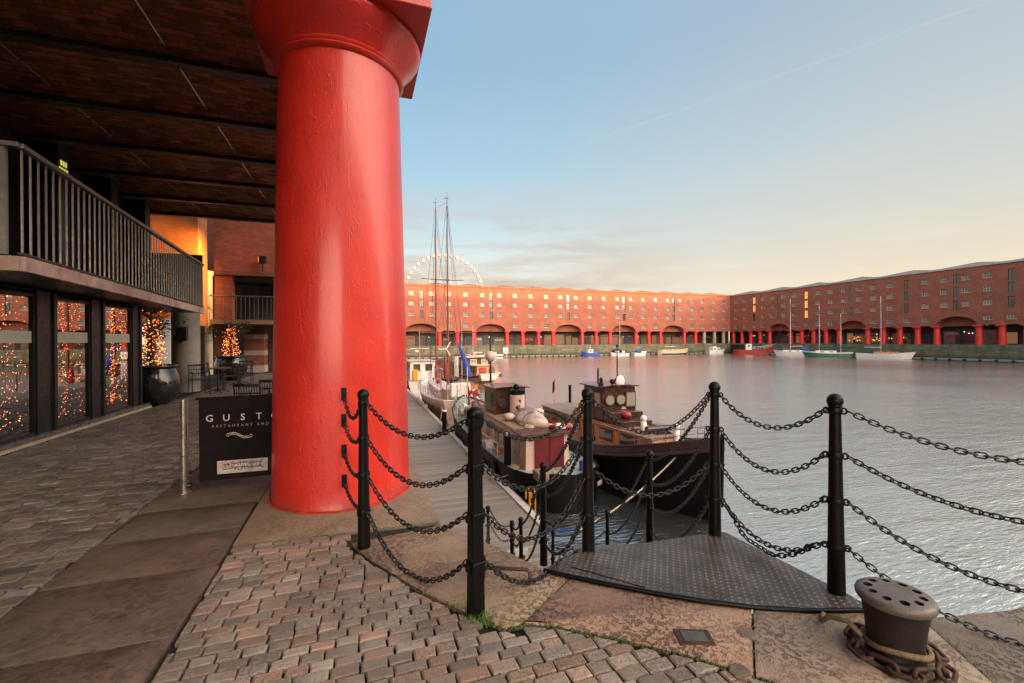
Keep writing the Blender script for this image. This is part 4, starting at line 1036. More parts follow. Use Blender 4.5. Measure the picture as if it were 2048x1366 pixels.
# ------------------------------------------------------------------ planters with lit trees
def planter(x, y, label, tl, seed, h=1.0):
    t = thing('planter', label, 'planter', (x, y, 0), 0, 'big round black planters')
    mb = MB(); mb.lathe([(.33, 0), (.42, .06), (.53, .22), (.58, .42), (.575, .60), (.52, .78), (.49, .86), (.54, .90), (.55, .93), (.53, .955), (.48, .95), (.46, .87)], 40, cap1=False); mb.build('pot', POTM, t, smooth=60)
    mb = MB(); mb.lathe([(.47, .875), (.01, .90)], 20, cap0=False); mb.build('soil', SOIL, t)
    r3 = random.Random(seed)
    tr = thing('potted_tree', tl, 'tree', (x, y, .88), 0, 'lit trees in planters')
    mb = MB(); mb.tube([(0, 0, 0), (.02, 0, .5), (-.02, .02, 1.0), (.0, 0, 1.35)], [.05, .045, .04, .02], 8)
    tips = []
    for i in range(14):
        a = r3.uniform(0, 2 * PI); z0 = r3.uniform(.7, 1.3); L = r3.uniform(.35, .8); e = (L * math.cos(a), L * math.sin(a), z0 + r3.uniform(.0, .35))
        mb.tube([(0, 0, z0), (e[0] * .5, e[1] * .5, z0 + .12), e], [.016, .011, .005], 5); tips.append(((0, 0, z0), e))
    mb.build('trunk', BARK, tr, smooth=60)
    mb = MB()
    for i in range(1500):
        a, b = r3.choice(tips); q = Vector(a).lerp(Vector(b), r3.uniform(.35, 1.1)) + Vector((r3.gauss(0, .1), r3.gauss(0, .1), r3.gauss(0, .08)))
        d = Vector((r3.uniform(-1, 1), r3.uniform(-1, 1), r3.uniform(-.6, .4))).normalized() * r3.uniform(.05, .085); s = d.cross(Vector((r3.uniform(-1, 1), r3.uniform(-1, 1), 1))).normalized() * .018
        mb.add([q, q + d * .5 + s, q + d, q + d * .5 - s], [(0, 1, 2, 3)])
    mb.build('crown', LEAFM, tr)
    mb = MB(); rr = r3
    for i in range(260):
        z = r3.uniform(.02, 1.0); a = r3.uniform(0, 2 * PI); r = .36 * (1 - .55 * z) * r3.uniform(.5, 1.05); mb.m = i % 3 == 0
        mb.ball((x + r * math.cos(a), y + r * math.sin(a), .9 + z * 1.15), .0092 * r3.uniform(.6, 1.3), 6)
    for i in range(20):
        a, b = r3.choice(tips); q = Vector(a).lerp(Vector(b), r3.uniform(.4, 1)); mb.ball((x + q.x, y + q.y, .88 + q.z), .009, 6)
    tag(mb.build('fairy_lights', [FAIRY, FAIRYP], loc=(x, y, .9)), 'orange fairy lights wound round the ' + tl.split(' ', 1)[1], 'fairy lights', 'fairy lights on planter trees')
planter(-4.74, 13.05, 'nearer black glazed planter standing at the end of the shopfront', 'leafy small tree in the nearer planter', 3)
planter(-4.85, 20.6, 'farther black glazed planter in front of the brick block', 'leafy small tree in the farther planter', 4)

# ------------------------------------------------------------------ bistro furniture
def make_chair(label, loc, rz):
    t = thing('bistro_chair', label, 'chair', loc, rz, 'dark metal terrace chairs')
    for sx in (-1, 1):
        mb = MB(); mb.tube([(sx * .21, -.22, 0), (sx * .21, -.20, .44), (sx * .21, -.19, .66)], .0125, 6); mb.build('leg', IRON, t)
        mb = MB(); mb.tube([(sx * .21, .25, 0), (sx * .20, .20, .44), (sx * .20, .25, .84)], .0125, 6); mb.build('leg', IRON, t)
        mb = MB(); mb.tube([(sx * .21, -.20, .66), (sx * .215, 0, .67), (sx * .20, .22, .64)], .014, 6); mb.build('armrest', IRON, t)
    mb = MB()
    for i in range(8): mb.box(-.2, .2, -.2 + i * .052, -.2 + i * .052 + .036, .435, .45)
    mb.build('seat', IRON, t)
    mb = MB()
    for i in range(3):
        z = .60 + i * .11; y = .22 + (z - .44) * .1; mb.tube([(-.2, y, z), (0, y + .03, z), (.2, y, z)], .011, 5)
    for i in range(9):
        x = -.16 + i * .04; mb.tube([(x, .215, .5), (x, .26, .83)], .0055, 4)
    mb.tube([(-.2, .25, .84), (0, .285, .845), (.2, .25, .84)], .016, 6)
    mb.build('backrest', IRON, t); return t
ch = make_chair('black slatted chair standing closest behind the banner barrier', (-1.55, 8.05, 0), rad(160))
spots = [(-1.35, 8.75, 170, 'black slatted chair just behind the first one past the banner'), (-1.2, 10.3, 175, 'black slatted chair deepest behind the banner by the red column'),
         (-4.3, 14.9, 30, 'dark chair at the cafe table right of the nearer planter'), (-3.75, 15.9, 190, 'dark chair backing onto the lane, right of the first cafe table'), (-4.3, 16.6, 100, 'dark chair between the two cafe tables'),
         (-3.7, 17.5, 200, 'dark chair on the lane side of the farther cafe table'), (-4.4, 18.6, 80, 'dark chair in front of the farther planter')]
for x, y, a, lab in spots: copy_thing(ch, (x, y, 0), rad(a), lab)
def make_table(label, loc):
    t = thing('cafe_table', label, 'table', loc, 0, 'dark cafe tables')
    mb = MB(); mb.lathe([(.35, .715), (.36, .725), (.35, .735)], 28); mb.build('tabletop', GREYIRON, t, smooth=40)
    mb = MB(); mb.tube([(0, 0, .03), (0, 0, .71)], .03, 10); mb.build('stem', IRON, t)
    for k in range(4):
        a = k * PI / 2 + .5; mb = MB(); mb.tube([(0, 0, .12), (.2 * math.cos(a), .2 * math.sin(a), .06), (.3 * math.cos(a), .3 * math.sin(a), .015)], .014, 6); mb.build('foot', IRON, t)
    return t
tb = make_table('small round dark cafe table nearest the planter', (-3.95, 15.35, 0)); copy_thing(tb, (-3.95, 17.9, 0), 0, 'small round dark cafe table nearer the far planter')

# rest of the near range, seen edge-on past the column
nr = thing('brick_range', 'long brick range continuing up the near side of the dock behind the column', 'warehouse', (-3, 60, 0))
mb = MB(); mb.box(X0, X1, 24.61, 128, 5.03, 17.5); mb.box(-12, X0 - .01, 28.31, 128, 5.03, 17.4); mb.build('front_wall', BRICK_NEAR, nr, world=True)
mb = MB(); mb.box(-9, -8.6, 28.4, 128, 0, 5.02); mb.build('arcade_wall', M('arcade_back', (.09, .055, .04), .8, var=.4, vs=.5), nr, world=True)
mb = MB(); mb.lathe([(.63, 0), (.55, 4.1), (.6, 4.15), (.58, 4.2), (.78, 4.46), (.78, 4.5)], 28); mb.box(-.8, .8, -.8, .8, 4.5, 5.02)
c0 = mb.build('column', RED_FAR, nr, smooth=35); c0.location = (2.85, 8.64 - 60, 0)
for k in range(5, 31):
    inst(c0.data, 'column', nr, (2.85, 8.64 + 3.8 * k - 60, 0))
# ================================================================== far warehouses
def uni(vals, eps=.02):
    out = []
    for v in sorted(vals):
        if not out or v - out[-1] > eps: out.append(v)
    return out
def win_mesh(w, h, kind):
    mb = MB(); t = .09
    mb.box(-w / 2, w / 2, .16, .24, -h / 2, -h / 2 + t); mb.box(-w / 2, w / 2, .16, .24, h / 2 - t, h / 2)
    mb.box(-w / 2, -w / 2 + t, .16, .24, -h / 2 + t, h / 2 - t); mb.box(w / 2 - t, w / 2, .16, .24, -h / 2 + t, h / 2 - t)
    nv = 2 if kind == 'win' else 1
    for i in range(nv): x = -w / 2 + w * (i + 1) / (nv + 1); mb.box(x - .03, x + .03, .17, .23, -h / 2 + t, h / 2 - t)
    nh = 1 if kind == 'win' else 3
    for i in range(nh): z = -h / 2 + h * (i + 1) / (nh + 1); mb.box(-w / 2 + t, w / 2 - t, .18, .22, z - .03, z + .03)
    mb.m = 1
    if kind == 'win': mb.box(-w / 2 - .08, w / 2 + .08, -.09, .15, -h / 2 - .14, -h / 2 - .003)
    me_o = mb.build('window', [FRAMEW if kind == 'win' else FRAMED, SILL]); me = me_o.data; bpy.data.objects.remove(me_o, do_unlink=True); return me
def pane_mesh(w, h, m):
    mb = MB(); mb.box(-w / 2 + .02, w / 2 - .02, .245, .26, -h / 2 + .02, h / 2 - .02); o = mb.build('pane', m); me = o.data; bpy.data.objects.remove(o, do_unlink=True); return me
WW, WH, DW, DH = 1.5, 1.2, 1.15, 2.35
WM, DM = win_mesh(WW, WH, 'win'), win_mesh(DW, DH, 'door')
PW = [pane_mesh(WW, WH, m) for m in (PANE_LT, PANE_MID, PANE_DK)]; PD = [pane_mesh(DW, DH, m) for m in (PANE_LT, PANE_MID, PANE_DK)]
PDL = pane_mesh(DW, DH, WARML)
WZ = (15.35, 12.45, 9.4, 6.15); DZ = (15.0, 12.2, 9.15)
def wing(t, x0, x1, colx, arches, wins, doors, ztop=17.5, litdoors=(), pale=(), tone=lambda x, r: 1, gutter=None, ahw=3.83, roofstep=10.2, eavemat=None, arch_h=2.1):
    # t: parent; local x along the facade, +y into the building
    ZS = 4.45; ZA = 7.35
    holes = [(x, z, WW, WH) for (x, z) in wins] + [(x, z, DW, DH) for (x, z) in doors]
    xs = uni([x0, x1] + [h[0] + s * h[2] / 2 for h in holes for s in (-1, 1)] + [a[0] + s * a[1] for a in arches for s in (-1, 1)])
    zs = uni([ZS, ZA, ztop] + [h[1] + s * h[3] / 2 for h in holes for s in (-1, 1)])
    mb = MB()
    for i in range(len(xs) - 1):
        xm = (xs[i] + xs[i + 1]) / 2; ina = any(abs(xm - a[0]) < a[1] for a in arches)
        for j in range(len(zs) - 1):
            zm = (zs[j] + zs[j + 1]) / 2
            if zm < ZA and ina: continue
            if any(abs(xm - h[0]) < h[2] / 2 and abs(zm - h[1]) < h[3] / 2 for h in holes): continue
            mb.poly([(xs[i], 0, zs[j]), (xs[i + 1], 0, zs[j]), (xs[i + 1], 0, zs[j + 1]), (xs[i], 0, zs[j + 1])])
    for (hx, hz, w, h) in holes:
        a, b, c, d = hx - w / 2, hx + w / 2, hz - h / 2, hz + h / 2
        mb.poly([(a, 0, c), (a, .3, c), (b, .3, c), (b, 0, c)]); mb.poly([(a, 0, d), (b, 0, d), (b, .3, d), (a, .3, d)])
        mb.poly([(a, 0, c), (a, 0, d), (a, .3, d), (a, .3, c)]); mb.poly([(b, 0, c), (b, .3, c), (b, .3, d), (b, 0, d)])
    for (c, hw) in arches:
        n = 16; pts = [(c + hw * math.cos(PI * k / n), ZS + arch_h * math.sin(PI * k / n)) for k in range(n + 1)]
        for k in range(n):
            p, q = pts[k], pts[k + 1]
            mb.poly([(q[0], 0, q[1]), (p[0], 0, p[1]), (p[0], 0, ZA), (q[0], 0, ZA)]); mb.poly([(p[0], 0, p[1]), (q[0], 0, q[1]), (q[0], 2.2, q[1]), (p[0], 2.2, p[1])])
        mb.box(c - hw + .02, c + hw - .02, 2.2, 2.4, ZS - .15, ZA)
    # underside between arches and the body behind
    brk = sorted([x0] + [c + s * hw for (c, hw) in arches for s in (-1, 1)] + [x1])
    for i in range(0, len(brk) - 1, 2): mb.box(brk[i], brk[i + 1], .31, 5.6, ZS, ZS + .3); mb.poly([(brk[i], 0, ZS), (brk[i], .31, ZS), (brk[i + 1], .31, ZS), (brk[i + 1], 0, ZS)])
    mb.box(x0, x1, 2.41, 12.5, ZS + .5, ztop - .02)
    mb.build('wall', BRICK_FAR, t)
    mb = MB(); mb.box(x0, x1, 5.0, 5.3, .02, ZS); mb.build('arcade_wall', M('arcade_dark_brown', (.05, .035, .03), .7, var=.5, vs=.35) if 'arcade_dark_brown' not in bpy.data.materials else bpy.data.materials['arcade_dark_brown'], t)  # back wall in mottled dark brown
    mb = MB(); mb.box(x0 - .1, x1 + .1, -.22, .5, ztop, ztop + .42); mb.build('eaves', eavemat or EAVE, t)
    mb = MB(); y0 = .6
    n = max(1, round((x1 - x0) / roofstep)); st = (x1 - x0) / n
    for i in range(n):
        a, b = x0 + i * st, x0 + (i + 1) * st; c = (a + b) / 2; zr = ztop + 1.5
        mb.add([(a, y0, ztop + .43), (b, y0, ztop + .43), (c, y0 + 3.4, zr), (c, 12, zr), (a, 12.4, ztop + .43), (b, 12.4, ztop + .43)], [(0, 1, 2), (1, 5, 3, 2), (0, 2, 3, 4), (4, 3, 5)])
    mb.build('roof', SLATE, t)
    for i, (x, z) in enumerate(wins):
        w = inst(WM, 'window', t, (x, 0, z)); inst(PW[tone(x, z)], 'pane', w, (0, 0, 0))
    for (x, z) in doors:
        w = inst(DM, 'loading_door', t, (x, 0, z)); inst(PDL if (x, z) in litdoors else PD[min(2, tone(x, z))], 'pane', w, (0, 0, 0))
    mb = MB(); mb.lathe([(.66, 0), (.57, 3.75), (.62, 3.8), (.60, 3.86), (.8, 4.1), (.8, 4.12)], 24); mb.box(-.82, .82, -.82, .82, 4.12, 4.44)
    o = mb.build('column', RED_FAR, t, smooth=35); cm = o.data; bpy.data.objects.remove(o, do_unlink=True)
    mb = MB(); mb.lathe([(.62, 0), (.56, 3.9), (.7, 4.1), (.7, 4.44)], 20); o = mb.build('pale_column', M('pale_column_stone', (.36, .30, .22), .8) if 'pale_column_stone' not in bpy.data.materials else bpy.data.materials['pale_column_stone'], t, smooth=35); pm = o.data; bpy.data.objects.remove(o, do_unlink=True)
    for x in colx: inst(cm, 'column', t, (x, .62, 0))
    for x in pale: inst(pm, 'pale_column', t, (x, .9, 0))
def shops(t, x0, x1, r, dens=1.0):
    # dark shopfronts, posts, lamps and lit panels in the arcade
    mats = [PANE_DK, PANE_DK, PANE_MID, WARMDIM, SHOPRED, FRAMED, WARMDIM]
    x = x0 + 1
    while x < x1 - 3:
        w = r.uniform(1.6, 3.4); h = r.uniform(2.2, 3.3)
        fr = MB(); fr.box(x - .08, x + w + .08, 4.9, 4.99, .03, h + .15); f = fr.build('shopfront', M('shop_frame', (.10, .12, .14), .5, var=.2) if 'shop_frame' not in bpy.data.materials else bpy.data.materials['shop_frame'], t)
        p = MB(); p.box(x, x + w, 4.88, 4.895, .25, h); p.build('shop_window', r.choice(mats), f)
        if r.random() < .3: p = MB(); p.box(x + .2, x + w - .2, 4.80, 4.87, h - .75, h - .35); p.build('fascia_sign', r.choice([SHOPRED, FRAMEW, NAVY]), f)
        if r.random() < .55:
            p = MB()
            for k in range(r.randint(1, 3)): p.ball((x + r.uniform(0, w), 4.6, r.uniform(2.2, 3.0)), .10, 6)
            p.build('shop_lamp', r.choice([LAMPW, WARML, WARML]), f)
        x += w + r.uniform(.3, 1.4)
BACKY, RX = 130.0, 130.7
# ---- back range across the dock
bk = thing('brick_warehouse', 'long sunlit red brick warehouse across the back of the dock below the big wheel', 'warehouse', (0, BACKY, 0))
bcols = [1.7, 6.9, 12.1, 22.5, 27.8, 33.0, 43.4, 48.6, 53.9, 59.0, 69.4, 74.6, 79.9, 90.1, 95.3, 100.2, 110.4, 115.4]
barch = [(17.3, 4.6), (38.2, 4.6), (64.2, 4.6), (85.0, 4.6), (105.3, 4.5)]
def X_at(px): return at_y(px, 640, BACKY).x
rowpx = [(822.1, 0), (861.5, 1), (898, 1), (931.5, 1), (965, 0), (999.3, 0), (1030.7, 1), (1061.9, 1), (1092.8, 1), (1121.6, 0), (1152.3, 0), (1180, 1), (1207.8, 1), (1235, 0), (1262, 0), (1287, 1), (1311.6, 1), (1335.9, 0), (1360.7, 0), (1383.6, 1), (1404.6, 1), (1426.7, 1), (1447.6, 1)]
rowx = [(X_at(p), b) for p, b in rowpx]; rowx[0] = (14.4, 0); rowx[1] = (20.2, 0)
bw = [(4.3, z) for z in WZ] + [(9.5, z) for z in WZ]
for x, b in rowx:
    for k, z in enumerate(WZ):
        if k == 3 and not b: continue
        bw.append((x, z))
bw = [(x, z) for (x, z) in bw if not (z < 7.5 and any(abs(x - a[0]) < a[1] + .8 for a in barch))]
bdoor = [(a[0], z) for a in barch for z in DZ]
def btone(x, z):
    lim = {15.35: 97, 12.45: 78, 9.4: 50, 6.15: 31}.get(z, 40)
    return 0 if x < lim else (1 if x < lim + 25 else (1 if rnd.random() < .7 else 2))
wing(bk, -14, 130.69, bcols, barch, bw, bdoor, tone=btone, pale=(119.5, 124.2, 128.4), litdoors=(), roofstep=10.3)
shops(bk, -12, 128, random.Random(3))
mb = MB(); mb.box(130.3, 130.68, .7, 4.98, .01, 4.44); mb.build('end_wall', bpy.data.materials['arcade_dark_brown'], bk)
# maroon coffee-shop sign lettering under the arcade
sg = MB(); sx = X_at(1065); sg.box(sx - 2.1, sx + 2.1, 4.5, 4.6, .8, 3.3); so_ = sg.build('shop_sign', SHOPRED, bk)
letters('COSTA', .95, FRAMEW, so_, (sx, 4.49, 1.5), .72)
# ---- right range
rt = thing('brick_warehouse', 'red brick warehouse along the right side of the dock with grey gutter', 'warehouse', (RX, BACKY, 0), rad(-90))
def U_at(px): return BACKY - at_x(px, 620, RX).y
rarch = [(BACKY - 109.8, 3.75), (BACKY - 86.9, 3.75), (BACKY - 63.9, 3.75), (BACKY - 40.9, 3.75), (BACKY - 17.9, 3.75)]
rcols = []
for c, hw in rarch:
    for k in (-1, 1, 2, 3, 4): rcols.append(c + k * 3.83)
rcols += [rarch[0][0] - k * 3.83 for k in (2, 3, 4, 5)]
rwp = [(1471.4, 1), (1488.6, 1), (1525.5, 1), (1545, 0), (1566.8, 0), (1588, 1), (1635.7, 1), (1660.8, 1), (1687.5, 0), (1717.2, 0), (1746.7, 1), (1779.6, 1), (1850.3, 1), (1887.4, 0), (1931, 0), (1975, 1)]
rw = []
for p, b in rwp:
    u = U_at(p)
    for k, z in enumerate(WZ):
        if k == 3 and not b: continue
        rw.append((u, z))
for base in (BACKY - 40.9, BACKY - 17.9):
    for du, b in ((-7.6, 1), (-2.6, 0), (2.6, 0), (7.6, 1), (15.3, 1)):
        for k, z in enumerate(WZ):
            if (k < 3 or b): rw.append((base + du, z))
ud = [U_at(p) for p in (1507.8, 1557.3, 1611.6, 1703, 1813, 1912, 2023)] + [BACKY - 40.9, BACKY - 29.4]
rw += [(U_at(p), WZ[3]) for p in (1507.8, 1611.6, 1813, 2023)]
rd = [(u, z) for u in ud for z in DZ]
lit = [(ud[0], DZ[0]), (ud[0], DZ[1]), (ud[2], DZ[0]), (ud[2], DZ[1]), (ud[2], DZ[2])]
def rtone(x, z):
    lim = {15.35: 40, 12.45: 55, 9.4: 75, 6.15: 100}.get(z, 45)
    return 0 if x > lim else (1 if x > lim - 28 or rnd.random() < .4 else 2)
wing(rt, 0.0, 124, rcols, rarch, rw, rd, tone=rtone, litdoors=lit, roofstep=12, eavemat=GUTTER)
mb = MB(); mb.box(-.3, -.02, .05, 5.3, 0.01, 4.5); mb.build('end_wall', bpy.data.materials['arcade_dark_brown'], rt)
shops(rt, 4, 120, random.Random(9))
r9 = random.Random(21)
p = MB()
for k in range(26): p.ball((BACKY - 86.9 + r9.uniform(-4, 10), 4.5, r9.uniform(.9, 2.1)), r9.uniform(.1, .2), 6)
p.build('string_lamps', WARML, rt)
# ---- range behind the viewer, which shades the dock
sw = thing('south_warehouse', 'long brick warehouse on the south side of the dock, behind the viewpoint', 'warehouse', (150, -38, 0), rad(180))
wing(sw, -160, 150, [], [(0, 3.8)], [(x * 7.7 - 120, z) for x in range(0, 30) for z in WZ[:2]], [], ztop=24.3, tone=lambda a, b: 1)

# far pontoons along the quay walls
fp = thing('floating_walkway', 'long grey floating walkway along the foot of the right dock wall', 'pontoon', (128.0, 60, WATER_Z))
mb = MB(); mb.box(-1.1, 1.1, -58, 64, .12, .5); mb.build('deck', CONC, fp)
mb = MB()
for i in range(46): mb.box(-1.25, -1.101, -57 + i * 2.6, -56.5 + i * 2.6, -.1, .52)
o = mb.build('fender', TYRE, fp); o['kind'] = 'stuff'
fp = thing('floating_walkway', 'low floating walkway under the back dock wall behind the moored boats', 'pontoon', (60, 127.6, WATER_Z))
mb = MB(); mb.box(-58, 62, -.9, .9, .12, .45); mb.build('deck', CONC, fp)
mb = MB()
for i in range(60): mb.box(-57 + i * 2, -56.6 + i * 2, -1.05, -.901, -.1, .47)
o = mb.build('fender', TYRE, fp); o['kind'] = 'stuff'
# gate recess at the inner corner
mb = MB(); mb.box(127.5, 129.39, 122.5, 126.5, -3.6, -.4); struct(mb.build('lock_gate_recess', DARK))

# ------------------------------------------------------------------ big wheel
wc = EYE + ray(888, 587) * 300; WR = 79.6 / 890 * 300
dirw = Vector((ray(888, 683).x, ray(888, 683).y, 0)).normalized(); wrz = math.atan2(dirw.y, dirw.x) - PI / 2
wh = thing('big_wheel', 'white observation wheel rising behind the back warehouse', 'ferris wheel', (wc.x, wc.y, 0), wrz)
WHL = M('white_wheel_steel', (.34, .29, .26), .5, var=.05)
hz_ = wc.z
mb = MB()
for yo in (-1.2, 1.2): mb.tube([(WR * math.cos(2 * PI * i / 84), yo, hz_ + WR * math.sin(2 * PI * i / 84)) for i in range(84)], .075, 5, closed=True)
for i in range(42): a = 2 * PI * i / 42; mb.tube([(WR * math.cos(a), -1.2, hz_ + WR * math.sin(a)), (WR * math.cos(a), 1.2, hz_ + WR * math.sin(a))], .1, 4)
mb.build('rim', WHL, wh)
for i in range(21):
    a = 2 * PI * i / 21; mb = MB()
    mb.tube([(0, .6, hz_), (WR * math.cos(a), 1.2, hz_ + WR * math.sin(a))], .05, 4); mb.tube([(0, -.6, hz_), (WR * math.cos(a), -1.2, hz_ + WR * math.sin(a))], .05, 4); mb.build('spoke', WHL, wh)
mb = MB(); mb.tube([(0, -2.5, hz_), (0, 2.5, hz_)], 1.1, 14); mb.build('hub', WHL, wh)
for s in (-1, 1):
    for q in (-1, 1): mb = MB(); mb.tube([(0, s * 2.4, hz_), (q * 11, s * 5, 0)], .5, 8); mb.build('support_leg', WHL, wh)
GON = M('gondola_shell', (.42, .36, .33), .4, var=.1)
gm = MB(); gm.lathe([(.4, -1.2), (.95, -.9), (1.05, -.2), (1.05, .5), (.85, .85), (.3, 1.0)], 12); g0 = gm.build('gondola', GON, wh, smooth=50); gme = g0.data; bpy.data.objects.remove(g0, do_unlink=True)
for i in range(42):
    a = 2 * PI * i / 42 + .04
    inst(gme, 'gondola', wh, ((WR - 1.0) * math.cos(a), 0, hz_ + (WR - 1.0) * math.sin(a)))
# ================================================================== pontoon and boats
PZ = -3.08
po = thing('pontoon', 'grey planked pontoon with white edging running beside the moored boats', 'pontoon', (2.4, 20, PZ))
def plank_mat():
    m, n, l, b = newmat('pontoon_planks'); v = objvec(n, l)
    sp = n.new('ShaderNodeSeparateXYZ'); l.new(v, sp.inputs[0])
    fy = math_n(n, l, 'FRACT', math_n(n, l, 'MULTIPLY', sp.outputs[1], 1 / .145)); idx = math_n(n, l, 'FLOOR', math_n(n, l, 'MULTIPLY', sp.outputs[1], 1 / .145))
    wn = n.new('ShaderNodeTexWhiteNoise'); wn.noise_dimensions = '1D'; l.new(idx, wn.inputs['W'])
    mp = n.new('ShaderNodeMapping'); mp.inputs['Scale'].default_value = (1.2, 14, 1); l.new(v, mp.inputs[0]); t = noise_node(n, l, 2.2, 5, .6, mp.outputs[0])
    c = mix(n, l, t.outputs[0], (.20, .165, .135), (.36, .31, .26)); k = maprange(n, l, wn.outputs[0], 0, 1, .75, 1.15)
    s = n.new('ShaderNodeVectorMath'); s.operation = 'SCALE'; l.new(c, s.inputs[0]); l.new(k, s.inputs['Scale'])
    gap = math_n(n, l, 'LESS_THAN', fy, .06); l.new(mix(n, l, gap, s.outputs[0], (.05, .04, .035)), b.inputs['Base Color']); b.inputs['Roughness'].default_value = .62
    bump(n, l, b, math_n(n, l, 'SUBTRACT', t.outputs[0], math_n(n, l, 'MULTIPLY', gap, 2)), .4, .01); return m
PX = 4.35
deck = [(.66, 6.4), (3.9, 6.4), (3.9, 9.1), (PX, 10.2), (PX, 60), (.66, 60)]
mb = MB(); mb.prism(deck, PZ - .08, PZ); mb.build('deck', plank_mat(), po, world=True)
mb = MB(); mb.prism([(.7, 6.5), (3.85, 6.5), (3.85, 9.15), (PX - .05, 10.3), (PX - .05, 59.9), (.7, 59.9)], PZ - .75, PZ - .081); mb.build('float', M('pontoon_float', (.16, .14, .11), .8, var=.3, vs=2), po, world=True)
mb = MB(); mb.box(PX - .16, PX + .015, 10.2, 60, PZ + .002, PZ + .045); mb.bar((3.9, 9.1, PZ + .02), (PX - .05, 10.15, PZ + .02), .12, .045); mb.build('white_edging', M('worn_white_edging', (.58, .56, .54), .5, var=.15, vs=3, stain=(.4, .34, .26), ss=2), po, world=True)
mb = MB(); mb.box(PX + .016, PX + .10, 10.4, 60, PZ - .3, PZ + .0); mb.build('timber_fender', M('yellowed_timber', (.30, .22, .11), .8, var=.3, vs=3), po, world=True)
for y in (14, 17.5, 23.5, 33):
    mb = MB(); mb.tube([(PX - .3, y - .14, PZ + .07), (PX - .3, y + .14, PZ + .07)], .018, 6); mb.tube([(PX - .3, y - .05, PZ), (PX - .3, y - .05, PZ + .07)], .015, 6); mb.tube([(PX - .3, y + .05, PZ), (PX - .3, y + .05, PZ + .07)], .015, 6); mb.build('cleat', STEEL, po, world=True)
mb = MB(); mb.box(2.62, 3.05, 7.95, 7.98, PZ + .15, PZ + .6); nbp = mb.build('number_board', M('white_board', (.6, .58, .54), .5), po, world=True)
text('lettering', '07', .32, INK, nbp, (2.84 - 2.4, 7.945 - 20, .25))
def pile(x, y, h, label):
    t = thing('mooring_pile', label, 'pile', (x, y, WATER_Z), 0, 'mooring piles along the pontoon')
    mb = MB(); mb.tube([(0, 0, -.6), (0, 0, h)], .115, 14); mb.build('shaft', BLACK, t, smooth=50)
    mb = MB(); mb.lathe([(.125, h + .001), (.135, h + .015), (.135, h + .06), (.12, h + .075)], 14); mb.build('cap', WHITE, t, smooth=40)
pile(4.62, 13.9, 1.98, 'black white-capped mooring pile beside the green-decked boat')
pile(4.05, 22.2, 1.55, 'short black white-capped mooring post on the pontoon by the pink hull')
ol = thing('safety_ladder', 'orange-yellow safety ladder hooked over the pontoon end', 'ladder', (4.5, 11.6, PZ))
for x in (0, .17):
    mb = MB(); mb.tube([(x, .3, .05), (x, .28, .35), (x, .1, .42), (x, 0, .3), (x, 0, -.6)], .025, 7); mb.build('side_rail', YELLOWP, ol)
for k in range(3): mb = MB(); mb.tube([(0, 0, -.5 + k * .25), (.17, 0, -.5 + k * .25)], .016, 6); mb.build('rung', YELLOWP, ol)

def rope(name, pts, r, m, label, sag=.15, cat='rope'):
    mb = MB(); out = []
    for a, b in zip(pts[:-1], pts[1:]):
        for i in range(13):
            t = i / 12; p = Vector(a).lerp(Vector(b), t); p.z -= 4 * sag * t * (1 - t); out.append(p)
    mb.tube(out, r, 6); return tag(mb.build(name, m, loc=tuple(pts[0]), smooth=80), label, cat)

